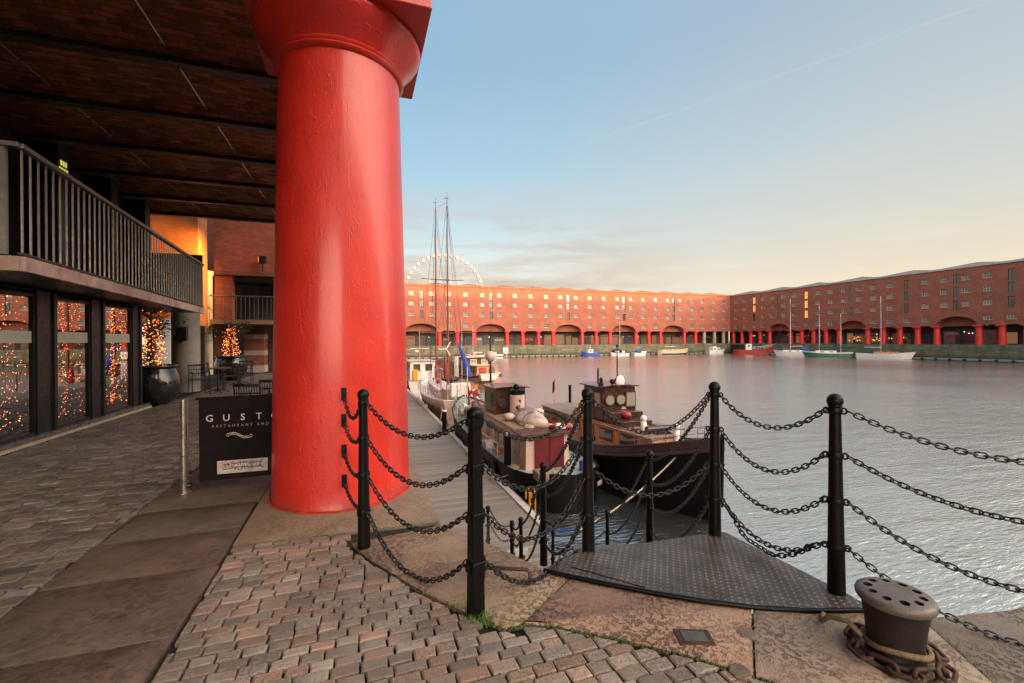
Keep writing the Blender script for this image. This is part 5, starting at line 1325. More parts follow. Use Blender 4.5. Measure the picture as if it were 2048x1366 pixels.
class Hull:
    def __init__(s, L, B, fb, bow=.6, stern=.15, kind='transom', flare=.7, full=.55, rake=.5, tw=.75, draft=.3, sfull=.2):
        s.L, s.B, s.fb, s.bow, s.st, s.kind, s.flare, s.full, s.rake, s.tw, s.draft, s.sfull = L, B, fb, bow, stern, kind, flare, full, rake, tw, draft, sfull
    def half(s, u):
        if u > s.full: k = (u - s.full) / (1 - s.full); return s.B / 2 * max(.012, (1 - k ** 2.1) ** .85)
        if s.kind == 'round':
            if u < s.sfull: k = 1 - u / s.sfull; return s.B / 2 * max(.05, math.sqrt(max(0, 1 - k ** 2.4)))
            return s.B / 2
        return s.B / 2 * (s.tw + (1 - s.tw) * min(1, u / .35))
    def sheer(s, u): return s.fb + s.bow * max(0, (u - .35) / .65) ** 2 + s.st * max(0, (.35 - u) / .35) ** 2
    def u(s, x): return (x + s.L / 2) / s.L
    def build(s, parent, hullm, botm, strakem, deckm, bul=.06, ns=22, nr=7, strake_name='hull'):
        mb = MB(); dk = MB(); rows = []
        for i in range(ns + 1):
            u = i / ns; b = s.half(u); zs = s.sheer(u); row = []
            for j in range(nr + 1):
                t = j / nr; z = -s.draft + (zs + s.draft) * t
                w = b * (s.flare + (1 - s.flare) * t ** .65) * (1 if u < .75 else lerp(1, .25 + .75 * t ** .6, (u - .75) / .25))
                x = -s.L / 2 + s.L * u + s.rake * (t - 1) * max(0, (u - .5) / .5) ** 2
                if s.kind == 'transom': x += .25 * (1 - t) * max(0, 1 - u / .15) * .8
                row.append((x, w, z))
            rows.append(row)
        V = []; Fc = []; mi = []
        K = nr + 1
        for row in rows: V += [(x, w, z) for x, w, z in row] + [(x, -w, z) for x, w, z in row]
        for i in range(ns):
            a = i * 2 * K; c = (i + 1) * 2 * K
            for j in range(nr):
                m = 1 if j == 0 else (2 if j >= nr - 1 else 0)
                Fc.append((a + j, a + j + 1, c + j + 1, c + j)); mi.append(m)
                Fc.append((a + K + j, c + K + j, c + K + j + 1, a + K + j + 1)); mi.append(m)
        for j in range(nr): Fc.append((j, K + j, K + j + 1, j + 1)); mi.append(1 if j == 0 else 0)
        for f, m in zip(Fc, mi): mb.f.append(list(f)); mb.mi.append(m); mb.cl.append(None)
        mb.v = V
        h = mb.build('hull', [hullm, botm, strakem], parent, smooth=50)
        # capping rail along the sheer
        cp = MB()
        for sd in (1, -1): cp.tube([(r[-1][0], sd * r[-1][1], r[-1][2]) for r in rows], .03 * max(1, s.B / 4), 5)
        cp.tube([(rows[0][-1][0], rows[0][-1][1], rows[0][-1][2]), (rows[0][-1][0], -rows[0][-1][1], rows[0][-1][2])], .03, 5)
        cp.build('capping_rail', strakem, parent, smooth=60)
        for i in range(ns):
            a, b = rows[i][-1], rows[i + 1][-1]; z0, z1 = a[2] - bul, b[2] - bul
            dk.poly([(a[0], a[1] * .985, z0), (a[0], -a[1] * .985, z0), (b[0], -b[1] * .985, z1), (b[0], b[1] * .985, z1)])
        dk.build('deck', deckm, parent)
        return h
def cabin(parent, x0, x1, w, z0, z1, m, roofm, wins=(), winm=None, framem=None, endwins=(), ov=.06, name='cabin', camber=.05, taper=.96, w1=None):
    # tapered deckhouse with windows on both sides; wins = (xc, width, zc, height)
    w1 = w1 or w; mb = MB(); k = taper
    mb.add([(x0, -w / 2, z0), (x1, -w1 / 2, z0), (x1, w1 / 2, z0), (x0, w / 2, z0), (x0 + .02, -w / 2 * k, z1), (x1 - .06, -w1 / 2 * k, z1), (x1 - .06, w1 / 2 * k, z1), (x0 + .02, w / 2 * k, z1)], [(0, 1, 5, 4), (1, 2, 6, 5), (2, 3, 7, 6), (3, 0, 4, 7), (4, 5, 6, 7)])
    c = mb.build(name, m, parent)
    rf = MB(); n = 8; vs = []
    for xx, ww in ((x0 - ov, w), (x1 + ov * .3, w1)):
        for i in range(n + 1):
            t = i / n * 2 - 1; vs.append((xx, t * (ww * k / 2 + ov), z1 + .005 + camber * (1 - t * t)))
        for i in range(n + 1):
            t = i / n * 2 - 1; vs.append((xx, t * (ww * k / 2 + ov), z1 + .045 + camber * (1 - t * t)))
    q = 2 * (n + 1); fs = []
    for i in range(n):
        fs += [(i, i + 1, q + i + 1, q + i), (n + 1 + i, q + n + 1 + i, q + n + 2 + i, n + 2 + i), (i, n + 1 + i, n + 2 + i, i + 1), (q + i, q + i + 1, q + n + 2 + i, q + n + 1 + i)]
    fs += [(0, q, q + n + 1, n + 1), (n, 2 * n + 1, q + 2 * n + 1, q + n)]
    rf.add(vs, fs); rf.build('roof', roofm, c)
    for (xc, ww, zc, hh) in wins:
        for sd in (-1, 1):
            yy = sd * (lerp(w, w1, (xc - x0) / (x1 - x0)) / 2 * lerp(1, k, (zc - z0) / (z1 - z0)))
            sl = math.atan2((w1 - w) / 2 * sd, x1 - x0)
            mb = MB(); mb.cbox((xc, yy, zc), ww + .08, .05, hh + .08, sl, 0, sd * -math.atan2(w / 2 * (1 - k), z1 - z0) * -1); wdw = mb.build('window', framem or m, c, bevel=.012)
            mb = MB(); mb.cbox((xc, yy + sd * .006, zc), ww, .055, hh, sl, 0, sd * math.atan2(w / 2 * (1 - k), z1 - z0)); mb.build('pane', winm, wdw, bevel=.01)
    for (end, yc, ww, zc, hh, rnd_) in endwins:
        xx = x0 if end == 0 else x1; ex = -1 if end == 0 else 1
        if rnd_:
            mb = MB(); Mx = Matrix.Translation((xx + ex * .004, yc, zc)) @ Matrix.Rotation(PI / 2, 4, 'Y'); mb.M = Mx; mb.lathe([(ww / 2 + .04, -.02), (ww / 2 + .04, .02)], 20); wdw = mb.build('porthole', framem or m, c)
            mb = MB(Mx); mb.lathe([(ww / 2, -.035), (ww / 2, .035)], 20); mb.build('pane', winm, wdw)
        else:
            mb = MB(); mb.cbox((xx, yc, zc), .05, ww + .08, hh + .08); wdw = mb.build('window', framem or m, c)
            mb = MB(); mb.cbox((xx + ex * .008, yc, zc), .05, ww, hh); mb.build('pane', winm, wdw)
    return c
def rail(parent, h, u0, u1, n, ht, inset=.08, sides=(1, -1), r=.012, m=None):
    for sd in sides:
        mb = MB(); pts = []
        for i in range(n + 1):
            u = lerp(u0, u1, i / n); x = -h.L / 2 + h.L * u; y = sd * max(.02, h.half(u) - inset); z = h.sheer(u)
            mb.tube([(x, y, z - .05), (x, y, z + ht)], r, 5); pts.append((x, y, z + ht))
        mb.tube(pts, r, 5); mb.tube([(p[0], p[1], p[2] - ht * .5) for p in pts], r * .7, 4)
        mb.build('guard_rail', m or STEEL, parent)
def lifebuoy(parent, c, rot, R=.34, r=.07):
    mb = MB(); Mx = Matrix.Translation(c) @ rot
    n = 24; mb.M = Mx
    pts = [(R * math.cos(2 * PI * i / n), R * math.sin(2 * PI * i / n), 0) for i in range(n)]
    vs0 = len(mb.f); mb.tube(pts, r, 8, closed=True)
    for i in range(n):
        for j in range(8): mb.mi[vs0 + i * 8 + j] = 1 if (i // 3) % 2 == 0 else 0
    mb.build('lifebuoy', [WHITE, REDP], parent, smooth=80)
def tyres(parent, h, us, side, z, R=.24):
    for u in us:
        mb = MB(); x = -h.L / 2 + h.L * u; y = side * (h.half(u) + .07); n = 16
        mb.tube([(x + R * math.cos(2 * PI * i / n), y, z + R * math.sin(2 * PI * i / n)) for i in range(n)], .075, 7, closed=True); mb.build('tyre_fender', TYRE, parent, smooth=80)
def mast(parent, x, z0, z1, r0, m, name='mast', r1=None, y=0):
    mb = MB(); mb.tube([(x, y, z0), (x, y, lerp(z0, z1, .7)), (x, y, z1)], [r0, r0 * .9, (r1 or r0 * .55)], 10); return mb.build(name, m, parent, smooth=60)
def wires(parent, segs, r=.011, name='rigging', m=None):
    mb = MB()
    for a, b in segs: mb.tube([a, b], r, 4)
    return mb.build(name, m or WIRE, parent)
def clutter(parent, pts, r, seed=1):
    rr = random.Random(seed)
    for (x, y, z, k) in pts:
        mb = MB()
        if k == 'coil':
            for q in range(3): mb.tube([(x + (.16 - q * .02) * math.cos(i * PI / 7), y + (.16 - q * .02) * math.sin(i * PI / 7), z + .02 + q * .03) for i in range(14)], .018, 5, closed=True)
            mb.build('rope_coil', ROPEP, parent, smooth=80)
        elif k == 'vent':
            mb.tube([(x, y, z), (x, y, z + .28), (x + .05, y, z + .36), (x + .14, y, z + .38)], [.05, .05, .07, .09], 9); mb.build('cowl_vent', DKBROWN, parent, smooth=60)
        elif k == 'box':
            mb.cbox((x, y, z + .13), .5, .34, .26, rr.uniform(-.3, .3)); mb.build('deck_box', rr.choice([DECKTN, WHITE, TANP]), parent, bevel=.015)
        elif k == 'bag':
            mb.ball((x, y, z + .12), .2, 10, sx=1.3, sz=.7); mb.build('sail_bag', rr.choice([TARP, REDP, WHITE]), parent, smooth=80)
        elif k == 'can':
            mb.lathe([(.12, 0), (.12, .3), (.1, .33)], 12, (x, y, z)); mb.build('drum', rr.choice([REDP, BLUEP, YELLOWP]), parent, smooth=40)
        elif k == 'bitt':
            mb.tube([(x, y - .1, z), (x, y - .1, z + .32)], .05, 8); mb.tube([(x, y + .1, z), (x, y + .1, z + .32)], .05, 8); mb.tube([(x, y - .2, z + .2), (x, y + .2, z + .2)], .035, 8); mb.build('mooring_bitts', BLACK, parent, smooth=60)
        elif k == 'pot':
            mb.lathe([(.10, 0), (.14, .22), (.13, .23)], 12, (x, y, z)); mb.build('flower_pot', ORANGEP, parent, smooth=40)
            mb = MB()
            for _ in range(40):
                q = Vector((x + rr.gauss(0, .08), y + rr.gauss(0, .08), z + .25 + abs(rr.gauss(0, .1)))); d = Vector((rr.uniform(-1, 1), rr.uniform(-1, 1), rr.uniform(0, 1))) * .09; s = Vector((-d.y, d.x, 0)) * .3
                mb.add([q, q + d * .5 + s, q + d, q + d * .5 - s], [(0, 1, 2, 3)])
            mb.build('plant', LEAFM, parent)

# ---- tug, bow towards the viewer
TW = WATER_Z
tug = thing('tug_boat', 'black-hulled old tug with brown wheelhouse and bow towards the chain railing', 'tug', (9.25, 15.2, TW), rad(-90.5))
h = Hull(11.6, 3.3, 1.27, 1.22, .3, 'round', flare=.82, full=.60, rake=.35)
h.build(tug, HULLBK, RUST, HULLBR, DECKTN, bul=.12)
mb = MB()
for sd in (1, -1): mb.tube([(-h.L / 2 + h.L * u, sd * (h.half(u) + .01), h.sheer(u) - .30) for u in [.03 + .94 * i / 24 for i in range(25)]], .05, 6)
mb.build('rubbing_strake', HULLBR, tug, smooth=60)
mb = MB(); mb.tube([(5.72, 0, .6), (5.78, 0, 2.56)], .055, 8); mb.build('stem_post', HULLBK, tug, smooth=60)
def port_x(wx): return -(wx - 15.2)
cb = cabin(tug, -1.4, 3.6, 2.15, 1.15, 1.98, TANP, DECKTN, [(-.9, .55, 1.70, .34), (.05, .62, 1.70, .34), (1.15, .72, 1.70, .34), (2.4, .80, 1.71, .32)], PANE_BOAT, BROWNV, w1=1.25, ov=.08, name='fore_cabin')
for xx in (-.42, .55, 1.72):
    for sd in (-1, 1): mb = MB(); mb.cbox((xx, sd * lerp(2.15, 1.25, (xx + 1.4) / 5) / 2, 1.70), .16, .045, .5, 0); mb.build('orange_panel', ORANGEP, cb)
wh_ = cabin(tug, -.75, .75, 1.45, 1.42, 3.32, DKBROWN, DKBROWN, [(.38, .40, 2.86, .52), (-.3, .40, 2.86, .52)], PANE_BOATL, BROWNV, endwins=[(1, -.42, .34, 2.86, 0, True), (1, .04, .34, 2.86, 0, True), (1, .47, .36, 2.86, .5, False), (0, 0, .5, 2.8, .5, False)], ov=.13, name='wheelhouse', taper=.97)
mb = MB(); mb.box(.76, 1.3, -.70, .64, 1.98, 2.48); mb.build('front_locker', DKBROWN, tug, bevel=.015)
mb = MB(); mb.box(1.31, 1.95, -.70, .58, 2.03, 2.26) ; mb.box(1.31, 1.95, -.62, .5, 1.98, 2.029); mb.build('skylight', DKBROWN, tug, bevel=.015)
mb = MB(); mb.box(-.7, .1, -.735, -.70, 1.6, 2.5); mb.build('side_door', BROWNV, wh_)
m_ = mast(tug, .35, 3.36, 4.85, .028, IRON, y=.15)
mb = MB(); mb.tube([(.35, .0, 4.72), (.35, .3, 4.72)], .02, 6); mb.ball((.35, .0, 4.68), .07, 8); mb.ball((.35, .15, 4.88), .06, 8); mb.ball((.35, .3, 4.66), .06, 8); mb.build('mast_light', IRON, m_)
mb = MB(); mb.ball((.5, .18, 3.52), .2, 12, sx=.35, sz=1.2); mb.build('radar_dish', WHITE, wh_, smooth=80)
mb = MB(); mb.tube([(-.5, -.2, 3.36), (-.5, -.2, 3.98)], .04, 8); mb.build('stove_pipe', RUST, wh_)
mb = MB(); mb.lathe([(.09, 0), (.09, .08), (.06, .1), (.07, .24), (.03, .3)], 12, (.3, -.52, 3.38)); mb.build('navigation_lamp', IRON, wh_)
mb = MB(); mb.ball((.5, -.16, 3.52), .1, 10); mb.tube([(.5, -.16, 3.36), (.5, -.16, 3.5)], .025, 6); mb.build('search_lamp', BLACK, wh_, smooth=60)
mb = MB(); mb.ball((-.2, .5, 3.5), .13, 10, sz=.8); mb.build('radio_dome', IRON, wh_, smooth=60)
cabin(tug, -4.6, -1.7, 1.9, 1.35, 1.95, ORANGEP, DECKTN, [(-4.0, .4, 1.68, .3), (-3.1, .4, 1.68, .3), (-2.2, .4, 1.68, .3)], PANE_BOAT, DKBROWN, name='aft_cabin')
for (x, y) in ((2.5, -.18), (3.55, .3)):
    mb = MB(); mb.lathe([(.10, 0), (.10, .34), (.07, .36)], 12, (x, y, 2.0 if x < 3 else 1.9)); mb.ball((x, y, 2.45 if x < 3 else 2.35), .12, 10); mb.build('mushroom_vent', [WHITE], tug, smooth=60)
mb = MB(); mb.box(2.75, 3.35, -.25, .28, 1.98, 2.12); mb.tube([(3.05, -.45, 2.2), (3.05, .45, 2.2)], .11, 10); mb.build('windlass', DKBROWN, tug, smooth=40)
clutter(tug, [(2.0, .2, 2.02, 'coil'), (2.6, .35, 2.0, 'box'), (4.5, 0, 1.85, 'bitt'), (-1.5, -.6, 1.98, 'can'), (-1.5, .5, 2.0, 'bag'), (-5.0, 0, 1.5, 'bitt'), (1.3, -.1, 2.27, 'bag'), (4.0, .2, 1.75, 'coil'), (-2.2, .2, 2.02, 'box'), (.6, .2, 2.49, 'coil')], .1, 4)
mb = MB(); mb.tube([(-.9, -.98, 2.06), (3.2, -.58, 2.08)], .02, 6); mb.build('boat_hook', ORANGEP, tug)
rail(tug, h, .80, .97, 4, .35, .12, r=.012)
tyres(tug, h, (.25,), -1, .95)
mb = MB(); mb.tube([(-5.2, .0, 1.6), (-5.2, .0, 3.3)], .015, 5); mb.build('flag_staff', ORANGEP, tug)
mb = MB(); vs = [(-5.2 - .02 - .32 * i / 6, .03 * math.sin(i * 1.3), 3.2 - .28 * j - .07 * i) for j in range(3) for i in range(7)]; mb.add(vs, [(j * 7 + i, j * 7 + i + 1, j * 7 + 8 + i, j * 7 + 7 + i) for j in range(2) for i in range(6)]); mb.build('flag', NAVY, tug, smooth=80)
mb = MB(); mb.tube([(-4.6, .55, 1.9), (-4.6, .55, 2.9)], .07, 10); mb.build('exhaust_stack', BLACK, tug, smooth=50)
rope('mooring_rope', [(9.0, 10.6, TW + 2.0), (4.9, 9.4, TW + .62)], .022, ROPEP, 'long pale mooring rope slanting from the tug bow to the pontoon end', .22)
rope('mooring_rope', [(4.9, 9.45, TW + .62), (4.1, 9.8, PZ + .05)], .026, ROPEBLUE, 'short blue splice of mooring rope at the pontoon corner', .02)

# ---- green-decked live-aboard alongside the pontoon, stern towards the viewer
nbt = thing('cabin_boat', 'green-decked cabin boat with pink sides, maroon stern door and cream funnel', 'boat', (5.95, 19.0, TW), rad(90))
h = Hull(14.6, 3.0, 1.02, .8, .12, 'round', flare=.9, full=.62, rake=.3, sfull=.14)
h.build(nbt, HULLBK, RUST, HULLBK, DECKGR, bul=.05); h_nb = h
# local x = world y - 18.6 ; local y = -(world x - 6.05)
CBY = .28; cb = cabin(nbt, -6.0, -.6, 1.5, 1.0, 2.10, PINKW, M('ochre_deck', (.34, .22, .12), .6, var=.35, vs=3, stain=(.2, .14, .1), ss=2), [(-5.25, .52, 1.6, .48), (-4.0, .5, 1.6, .48), (-2.9, .5, 1.6, .48), (-1.8, .5, 1.6, .48)], PANE_BOAT, TANP, ov=.07, name='saloon')
cb.location = (0, CBY, 0)
mb = MB(); mb.box(-6.05, -6.005, -.55, .45, 1.02, 2.04); dr = mb.build('stern_door', M('maroon_door', (.13, .012, .018), .4, var=.3, vs=3), cb)
mb = MB(); mb.box(-6.06, -6.051, -.06, -.045, 1.03, 2.03); mb.build('door_gap', BLACK, dr)
mb = MB(); mb.box(-6.25, -5.3, -1.0, 1.0, 2.16, 2.2); mb.build('hatch_cover', M('maroon_hatch', (.10, .025, .02), .5, var=.3, vs=3), cb, bevel=.01)
lifebuoy(nbt, (-5.75, -.28, 2.29), Matrix.Rotation(.1, 4, 'Y'), .33, .075)
wb = cabin(nbt, -2.2, -.6, 1.3, 1.4, 3.18, DKBROWN, DKBROWN, [(-1.4, .5, 2.7, .5)], PANE_BOAT, BROWNV, endwins=[(0, .32, .32, 2.62, 0, True), (0, -.4, .32, 2.62, 0, True)], ov=.12, name='wheelhouse')
wb.location = (0, .22, 0)
mb = MB(); mb.lathe([(.30, 2.1), (.29, 3.02)], 24, (-2.75, .14, 0)); fn_ = mb.build('funnel', PINKW, nbt, smooth=40)
mb = MB(); mb.lathe([(.30, 3.021), (.315, 3.04), (.315, 3.17), (.26, 3.21), (.1, 3.24)], 24, (-2.75, .14, 0)); mb.ball((-2.75, .18, 3.3), .12, 10); mb.build('funnel_top', BLACK, fn_, smooth=40)
mb = MB(); mb.tube([(-3.045, .14 - .03 + .03 * math.sin(i * .9), 2.75 - i * .07) for i in range(7)], .012, 5); mb.ball((-3.04, .14, 2.8), .05, 8); mb.build('funnel_emblem', INK, fn_)
mb = MB(); mb.ball((0, 0, 0), 1, 24, sx=1.05, sy=.5, sz=.34); 
for i, v in enumerate(mb.v): mb.v[i] = (v[0], v[1], (v[2] if v[2] < 0 else v[2] * (1.25 - .9 * min(1, abs(v[1]) / .5) ** .8)) + .04 * math.sin(v[0] * 7) * math.sin(v[1] * 6))
o = mb.build('covered_dinghy', TARP, nbt, smooth=80); o.location = (-4.3, .2, 2.32)
for xx in (-.45, .15, .6):
    mb = MB(); kx = math.sqrt(1 - (xx / 1.05) ** 2); mb.tube([(xx, .51 * kx * math.cos(a), .33 * kx * math.sin(a) + .02) for a in [PI * i / 12 for i in range(13)]], .014, 5); mb.build('lashing', WIRE, o)
mb = MB(); mb.tube([(-4.95, -.9, 2.3), (-4.2, -.85, 2.42), (-3.0, -.7, 2.4), (-5.2, .2, 2.28)][:3], .05, 7); mb.build('oar_bag', BLACK, nbt, smooth=60)
mb = MB(); mb.cbox((-7.02, -1.0, .74), .02, .30, .13, rad(35)); mb.build('name_board', PLATEW, nbt)
cabin(nbt, .0, 3.2, 1.5, 1.05, 1.65, TANP, DECKTN, [(.7, .4, 1.36, .28), (1.8, .4, 1.36, .28)], PANE_BOAT, BROWNV, name='fore_cabin')
m_ = mast(nbt, 1.4, 1.6, 5.6, .05, IRON)
mb = MB(); mb.ball((1.4, 0, 4.35), .26, 14); mb.build('mast_buoy', [PINKW], m_, smooth=80)
clutter(nbt, [(-4.6, .55, 2.2, 'coil'), (-2.9, .6, 2.2, 'coil'), (-3.2, -.55, 2.2, 'box'), (.6, .2, 1.72, 'bag'), (1.6, -.3, 1.72, 'vent'), (2.3, .2, 1.72, 'box'), (3.8, 0, 1.25, 'bitt'), (4.4, .4, 1.3, 'coil'), (3.6, -.4, 1.2, 'can'), (.2, -.5, 1.72, 'can'), (-6.8, .3, 1.05, 'coil'), (-5.5, 1.2, 1.0, 'coil'), (-3.6, 1.2, .98, 'pot'), (-2.5, 1.2, .98, 'box'), (4.9, -.1, 1.4, 'bag'), (5.4, .1, 1.5, 'vent'), (.2, .6, 1.72, 'pot'), (-6.7, -.6, 1.05, 'can'), (2.9, .1, 1.72, 'pot'), (-3.6, .75, 2.2, 'bag'), (-5.2, .6, 2.2, 'coil'), (-3.4, .3, 2.2, 'vent'), (-1.0, 1.2, .98, 'can'), (.3, 1.2, .98, 'box'), (1.2, 1.1, 1.0, 'pot'), (-6.9, .9, 1.0, 'box')], .1, 8)
rail(nbt, h, .55, .95, 8, .55, .1)
mb = MB()
for k in range(5): mb.tube([(.9 + .25 * k, .75, 1.3), (1.4 + .25 * k, .5, 2.0 + .1 * k), (1.9 + .2 * k, .2, 1.6)], .02, 5)
mb.build('bicycle_frames', WIRE, nbt)
mb = MB()
for cx2 in (2.6, 3.4):
    mb.tube([(cx2 + .3 * math.cos(2 * PI * i / 18), .9, 1.55 + .3 * math.sin(2 * PI * i / 18)) for i in range(18)], .02, 5, closed=True)
mb.build('bicycle_wheels', TYRE, nbt)
tyres(nbt, h, (.22, .5), 1, .6, .22)
rope('mooring_rope', [(4.75, 13.2, TW + 1.05), (4.05, 14.0, PZ + .08)], .018, ROPEP, 'slack pale rope from the green-decked boat to the pontoon cleat', .1)

# ---- two-masted yacht with pink-white hull
yt = thing('two_masted_yacht', 'pinkish white two-masted yacht with brown spars, stern to the viewer', 'yacht', (6.05, 33.6, TW), rad(90))
h = Hull(13.4, 3.3, 1.25, .55, .2, 'transom', flare=.62, full=.5, rake=1.1, tw=.72)
h.build(yt, PINKW, M('dull_brown_antifoul', (.10, .055, .04), .6), WHITE, WHITE, bul=.05)
mb = MB(); mb.cbox((-6.68, .28, .98), .05, .62, .26); mb.build('stern_window', NAVY, yt)
for u in (.22, .30, .38, .48):
    mb = MB(); x = -h.L / 2 + h.L * u; mb.M = Matrix.Translation((x, h.half(u) * .965, .72)) @ Matrix.Rotation(PI / 2, 4, 'X'); mb.lathe([(.10, -.03), (.10, .03)], 12); mb.build('porthole', BLACK, yt)
cabin(yt, -3.4, 3.2, 1.9, 1.25, 1.72, WHITE, WHITE, [(-2.6, .5, 1.5, .2), (-1.2, .6, 1.5, .2), (.4, .6, 1.5, .2), (1.8, .5, 1.5, .2)], PANE_BOAT, WHITE, w1=1.2, name='coachroof')
MZ, MN = -2.0, 3.0
for (x, top, sp) in ((MZ, 15.2 , .95), (MN, 16.35, 1.15)):
    m_ = mast(yt, x, 1.6, top, .068, MASTV)
    for zz, w in ((top * .62, 1.15), (top * .24 + 2.0, 2.0)):
        if x == MZ or w < 1.5: mb = MB(); mb.tube([(x, -w, zz + .05), (x, 0, zz), (x, w, zz + .05)], .03, 6); mb.build('crosstree', MASTV, m_)
    wires(m_, [((x, sd * w2, 1.3), (x, sd * .05, top * f)) for sd in (-1, 1) for w2, f in ((1.5, .97), (1.45, .63))] + [((x - 2.2, sd * .9, 1.4), (x, 0, top * .95)) for sd in (-1, 1)])
    mb = MB(); mb.tube([(x, 0, top), (x, 0, top + .5)], .012, 4); mb.cbox((x, .05, top + .1), .05, .3, .05); mb.build('masthead', WIRE, m_)
wires(yt, [((6.6, 0, 1.8), (MN, 0, 16.0)), ((6.2, 0, 1.8), (MN, 0, 11.5)), ((MZ, 0, 15.0), (MN, 0, 16.0)), ((-6.4, 0, 1.5), (MZ, 0, 14.8))], name='stay')
mb = MB(); mb.tube([(MN - .1, 0, 2.6), (MN - 4.2, 0, 2.75)], .06, 8); mb.build('boom', MASTV, yt); mb = MB(); mb.tube([(MZ - .1, 0, 2.6), (MZ - 3.0, 0, 2.75)], .05, 8); mb.build('boom', MASTV, yt)
mb = MB(); mb.tube([(MN - .3, 0, 2.75), (MN - 2, 0, 2.86), (MN - 4.0, 0, 2.86)], [.16, .14, .07], 9); mb.build('furled_sail', TARP, yt, smooth=80)
mb = MB(); mb.tube([(MZ - .1, .18, 2.4), (MZ - .15, .2, 3.2), (MZ - .12, .2, 3.9)], [.14, .16, .05], 8); mb.build('red_sail_cover', REDP, yt, smooth=80)
cabin(yt, -5.2, -3.6, 1.5, 1.25, 1.9, M('cream_spray_hood', (.6, .5, .36), .7), WHITE, [], PANE_BOAT, name='spray_hood')
rail(yt, h, .02, .98, 14, .55, .06, r=.012)
clutter(yt, [(-5.6, .3, 1.4, 'coil'), (-5.8, -.4, 1.4, 'box'), (4.5, 0, 1.5, 'vent'), (3.9, .4, 1.5, 'bag'), (5.2, .1, 1.6, 'coil'), (-3.0, .1, 1.8, 'bag'), (.8, .2, 1.8, 'bag'), (-1.2, -.3, 1.8, 'coil'), (2.4, 0, 1.8, 'box')], .1, 12)
lifebuoy(yt, (-6.3, -.9, 1.75), Matrix.Rotation(PI / 2, 4, 'Y'), .26, .06)
mb = MB(); mb.tube([(-6.4, -.4, 1.5), (-6.5, -.4, 2.7)], .015, 5); mb.build('ensign_staff', WIRE, yt)
mb = MB(); vs = [(-6.5 - .03 * i, -.4 + .05 * math.sin(i), 2.65 - .3 * j - .12 * i) for j in range(4) for i in range(6)]; mb.add(vs, [(j * 6 + i, j * 6 + i + 1, j * 6 + 7 + i, j * 6 + 6 + i) for j in range(3) for i in range(5)]); mb.build('ensign', REDP, yt, smooth=80)
mb = MB()
for u, s in ((.3, 1), (.45, 1), (.6, 1)): x = -h.L / 2 + h.L * u; mb.tube([(x, h.half(u) + .08, .35), (x, h.half(u) + .1, .75)], [.11, .11], 9)
mb.build('fender', WHITE, yt, smooth=60)
rope('mooring_rope', [(4.9, 27.4, TW + 1.2), (4.05, 23.9, PZ + .08)], .018, ROPEP, 'pale stern rope from the two-masted yacht to the pontoon', .25)
rope('mooring_rope', [(5.6, 27.0, TW + 1.1), (4.1, 22.4, PZ + .5)], .016, ROPEP, 'second slack stern rope of the yacht tied at the short white-capped post', .3)

for (x, y, z1, m_) in ((-6.2, .9, 4.6, WIRE), (-5.9, 1.2, 3.4, STEEL), (-6.5, .3, 3.6, WIRE)):
    mb = MB(); mb.tube([(x, y, 1.3), (x, y, z1)], .022, 6); mb.build('pole', m_, yt)
mb = MB(); mb.tube([(-6.2, .9, 4.6), (-5.8, .9, 4.62)], .06, 8)
for k in range(3): a = k * 2.1; mb.bar((-6.22, .9, 4.6), (-6.22, .9 + .5 * math.cos(a), 4.6 + .5 * math.sin(a)), .02, .07)
mb.build('wind_generator', WHITE, yt)
mb = MB(); mb.ball((-6.0, -.9, 1.75), .3, 12, sx=.7, sy=1.3, sz=.8); mb.build('life_raft', REDP, yt, smooth=80)
mb = MB(); mb.cbox((-5.5, -.1, 1.95), .5, 1.3, .9); mb.cbox((-4.6, .2, 1.6), .7, .8, .4); mb.build('cockpit_dodger', WHITE, yt, bevel=.08)
for (x, y, z1, m_) in ((5.0, .3, 3.2, ORANGEP), (4.2, -.5, 2.9, WIRE), (6.2, 0, 3.6, WHITE), (3.3, .8, 2.8, WHITE)):
    mb = MB(); mb.tube([(x, y, 1.1), (x, y, z1)], .025, 6); mb.build('deck_pole', m_, nbt)
for i, (x, y, m_) in enumerate(((5.6, -.3, REDP), (4.6, .6, WHITE), (3.4, .9, TARP), (2.6, -.8, GREENP))):
    mb = MB(); mb.ball((x, y, 1.5), .26, 10, sx=1.2, sy=.9, sz=.8 + .1 * i); mb.build('deck_bundle', m_, nbt, smooth=80)
rail(nbt, h_nb, .16, .5, 7, .5, .08, sides=(1,), r=.011, m=WHITE)
# ---- further boats on the pontoon
wl = thing('white_launch', 'white wheelhouse launch with red stripe moored beyond the yacht, half hidden by the column', 'launch', (6.2, 49.5, TW), rad(90))
h = Hull(10.5, 3.6, 1.2, .8, .0, 'transom', flare=.75, full=.5, rake=.7, tw=.9); h.build(wl, WHITE, NAVY, REDP, WHITE)
cabin(wl, -3.6, .8, 2.6, 1.15, 3.0, WHITE, WHITE, [(-2.8, .7, 2.4, .7), (-1.6, .7, 2.4, .7), (-.3, .7, 2.4, .7)], PANE_BOAT, WHITE, endwins=[(0, -.6, .7, 2.4, .7, False), (0, .6, .7, 2.4, .7, False)], ov=.15, name='wheelhouse')
cabin(wl, .9, 3.4, 2.0, 1.4, 2.0, WHITE, WHITE, [], PANE_BOAT, name='fore_cabin', w1=1.2)
mast(wl, -1.0, 3.05, 6.6, .06, ORANGEP); mb = MB(); mb.tube([(-1, -1, 4.3), (-1, 1, 4.3)], .03, 6); mb.ball((-1, .3, 4.0), .25, 10, sz=.5); mb.build('radar', WHITE, wl)
rail(wl, h, .02, .3, 5, .6, .1, r=.018); rail(wl, h, .55, .98, 7, .7, .1, r=.015)
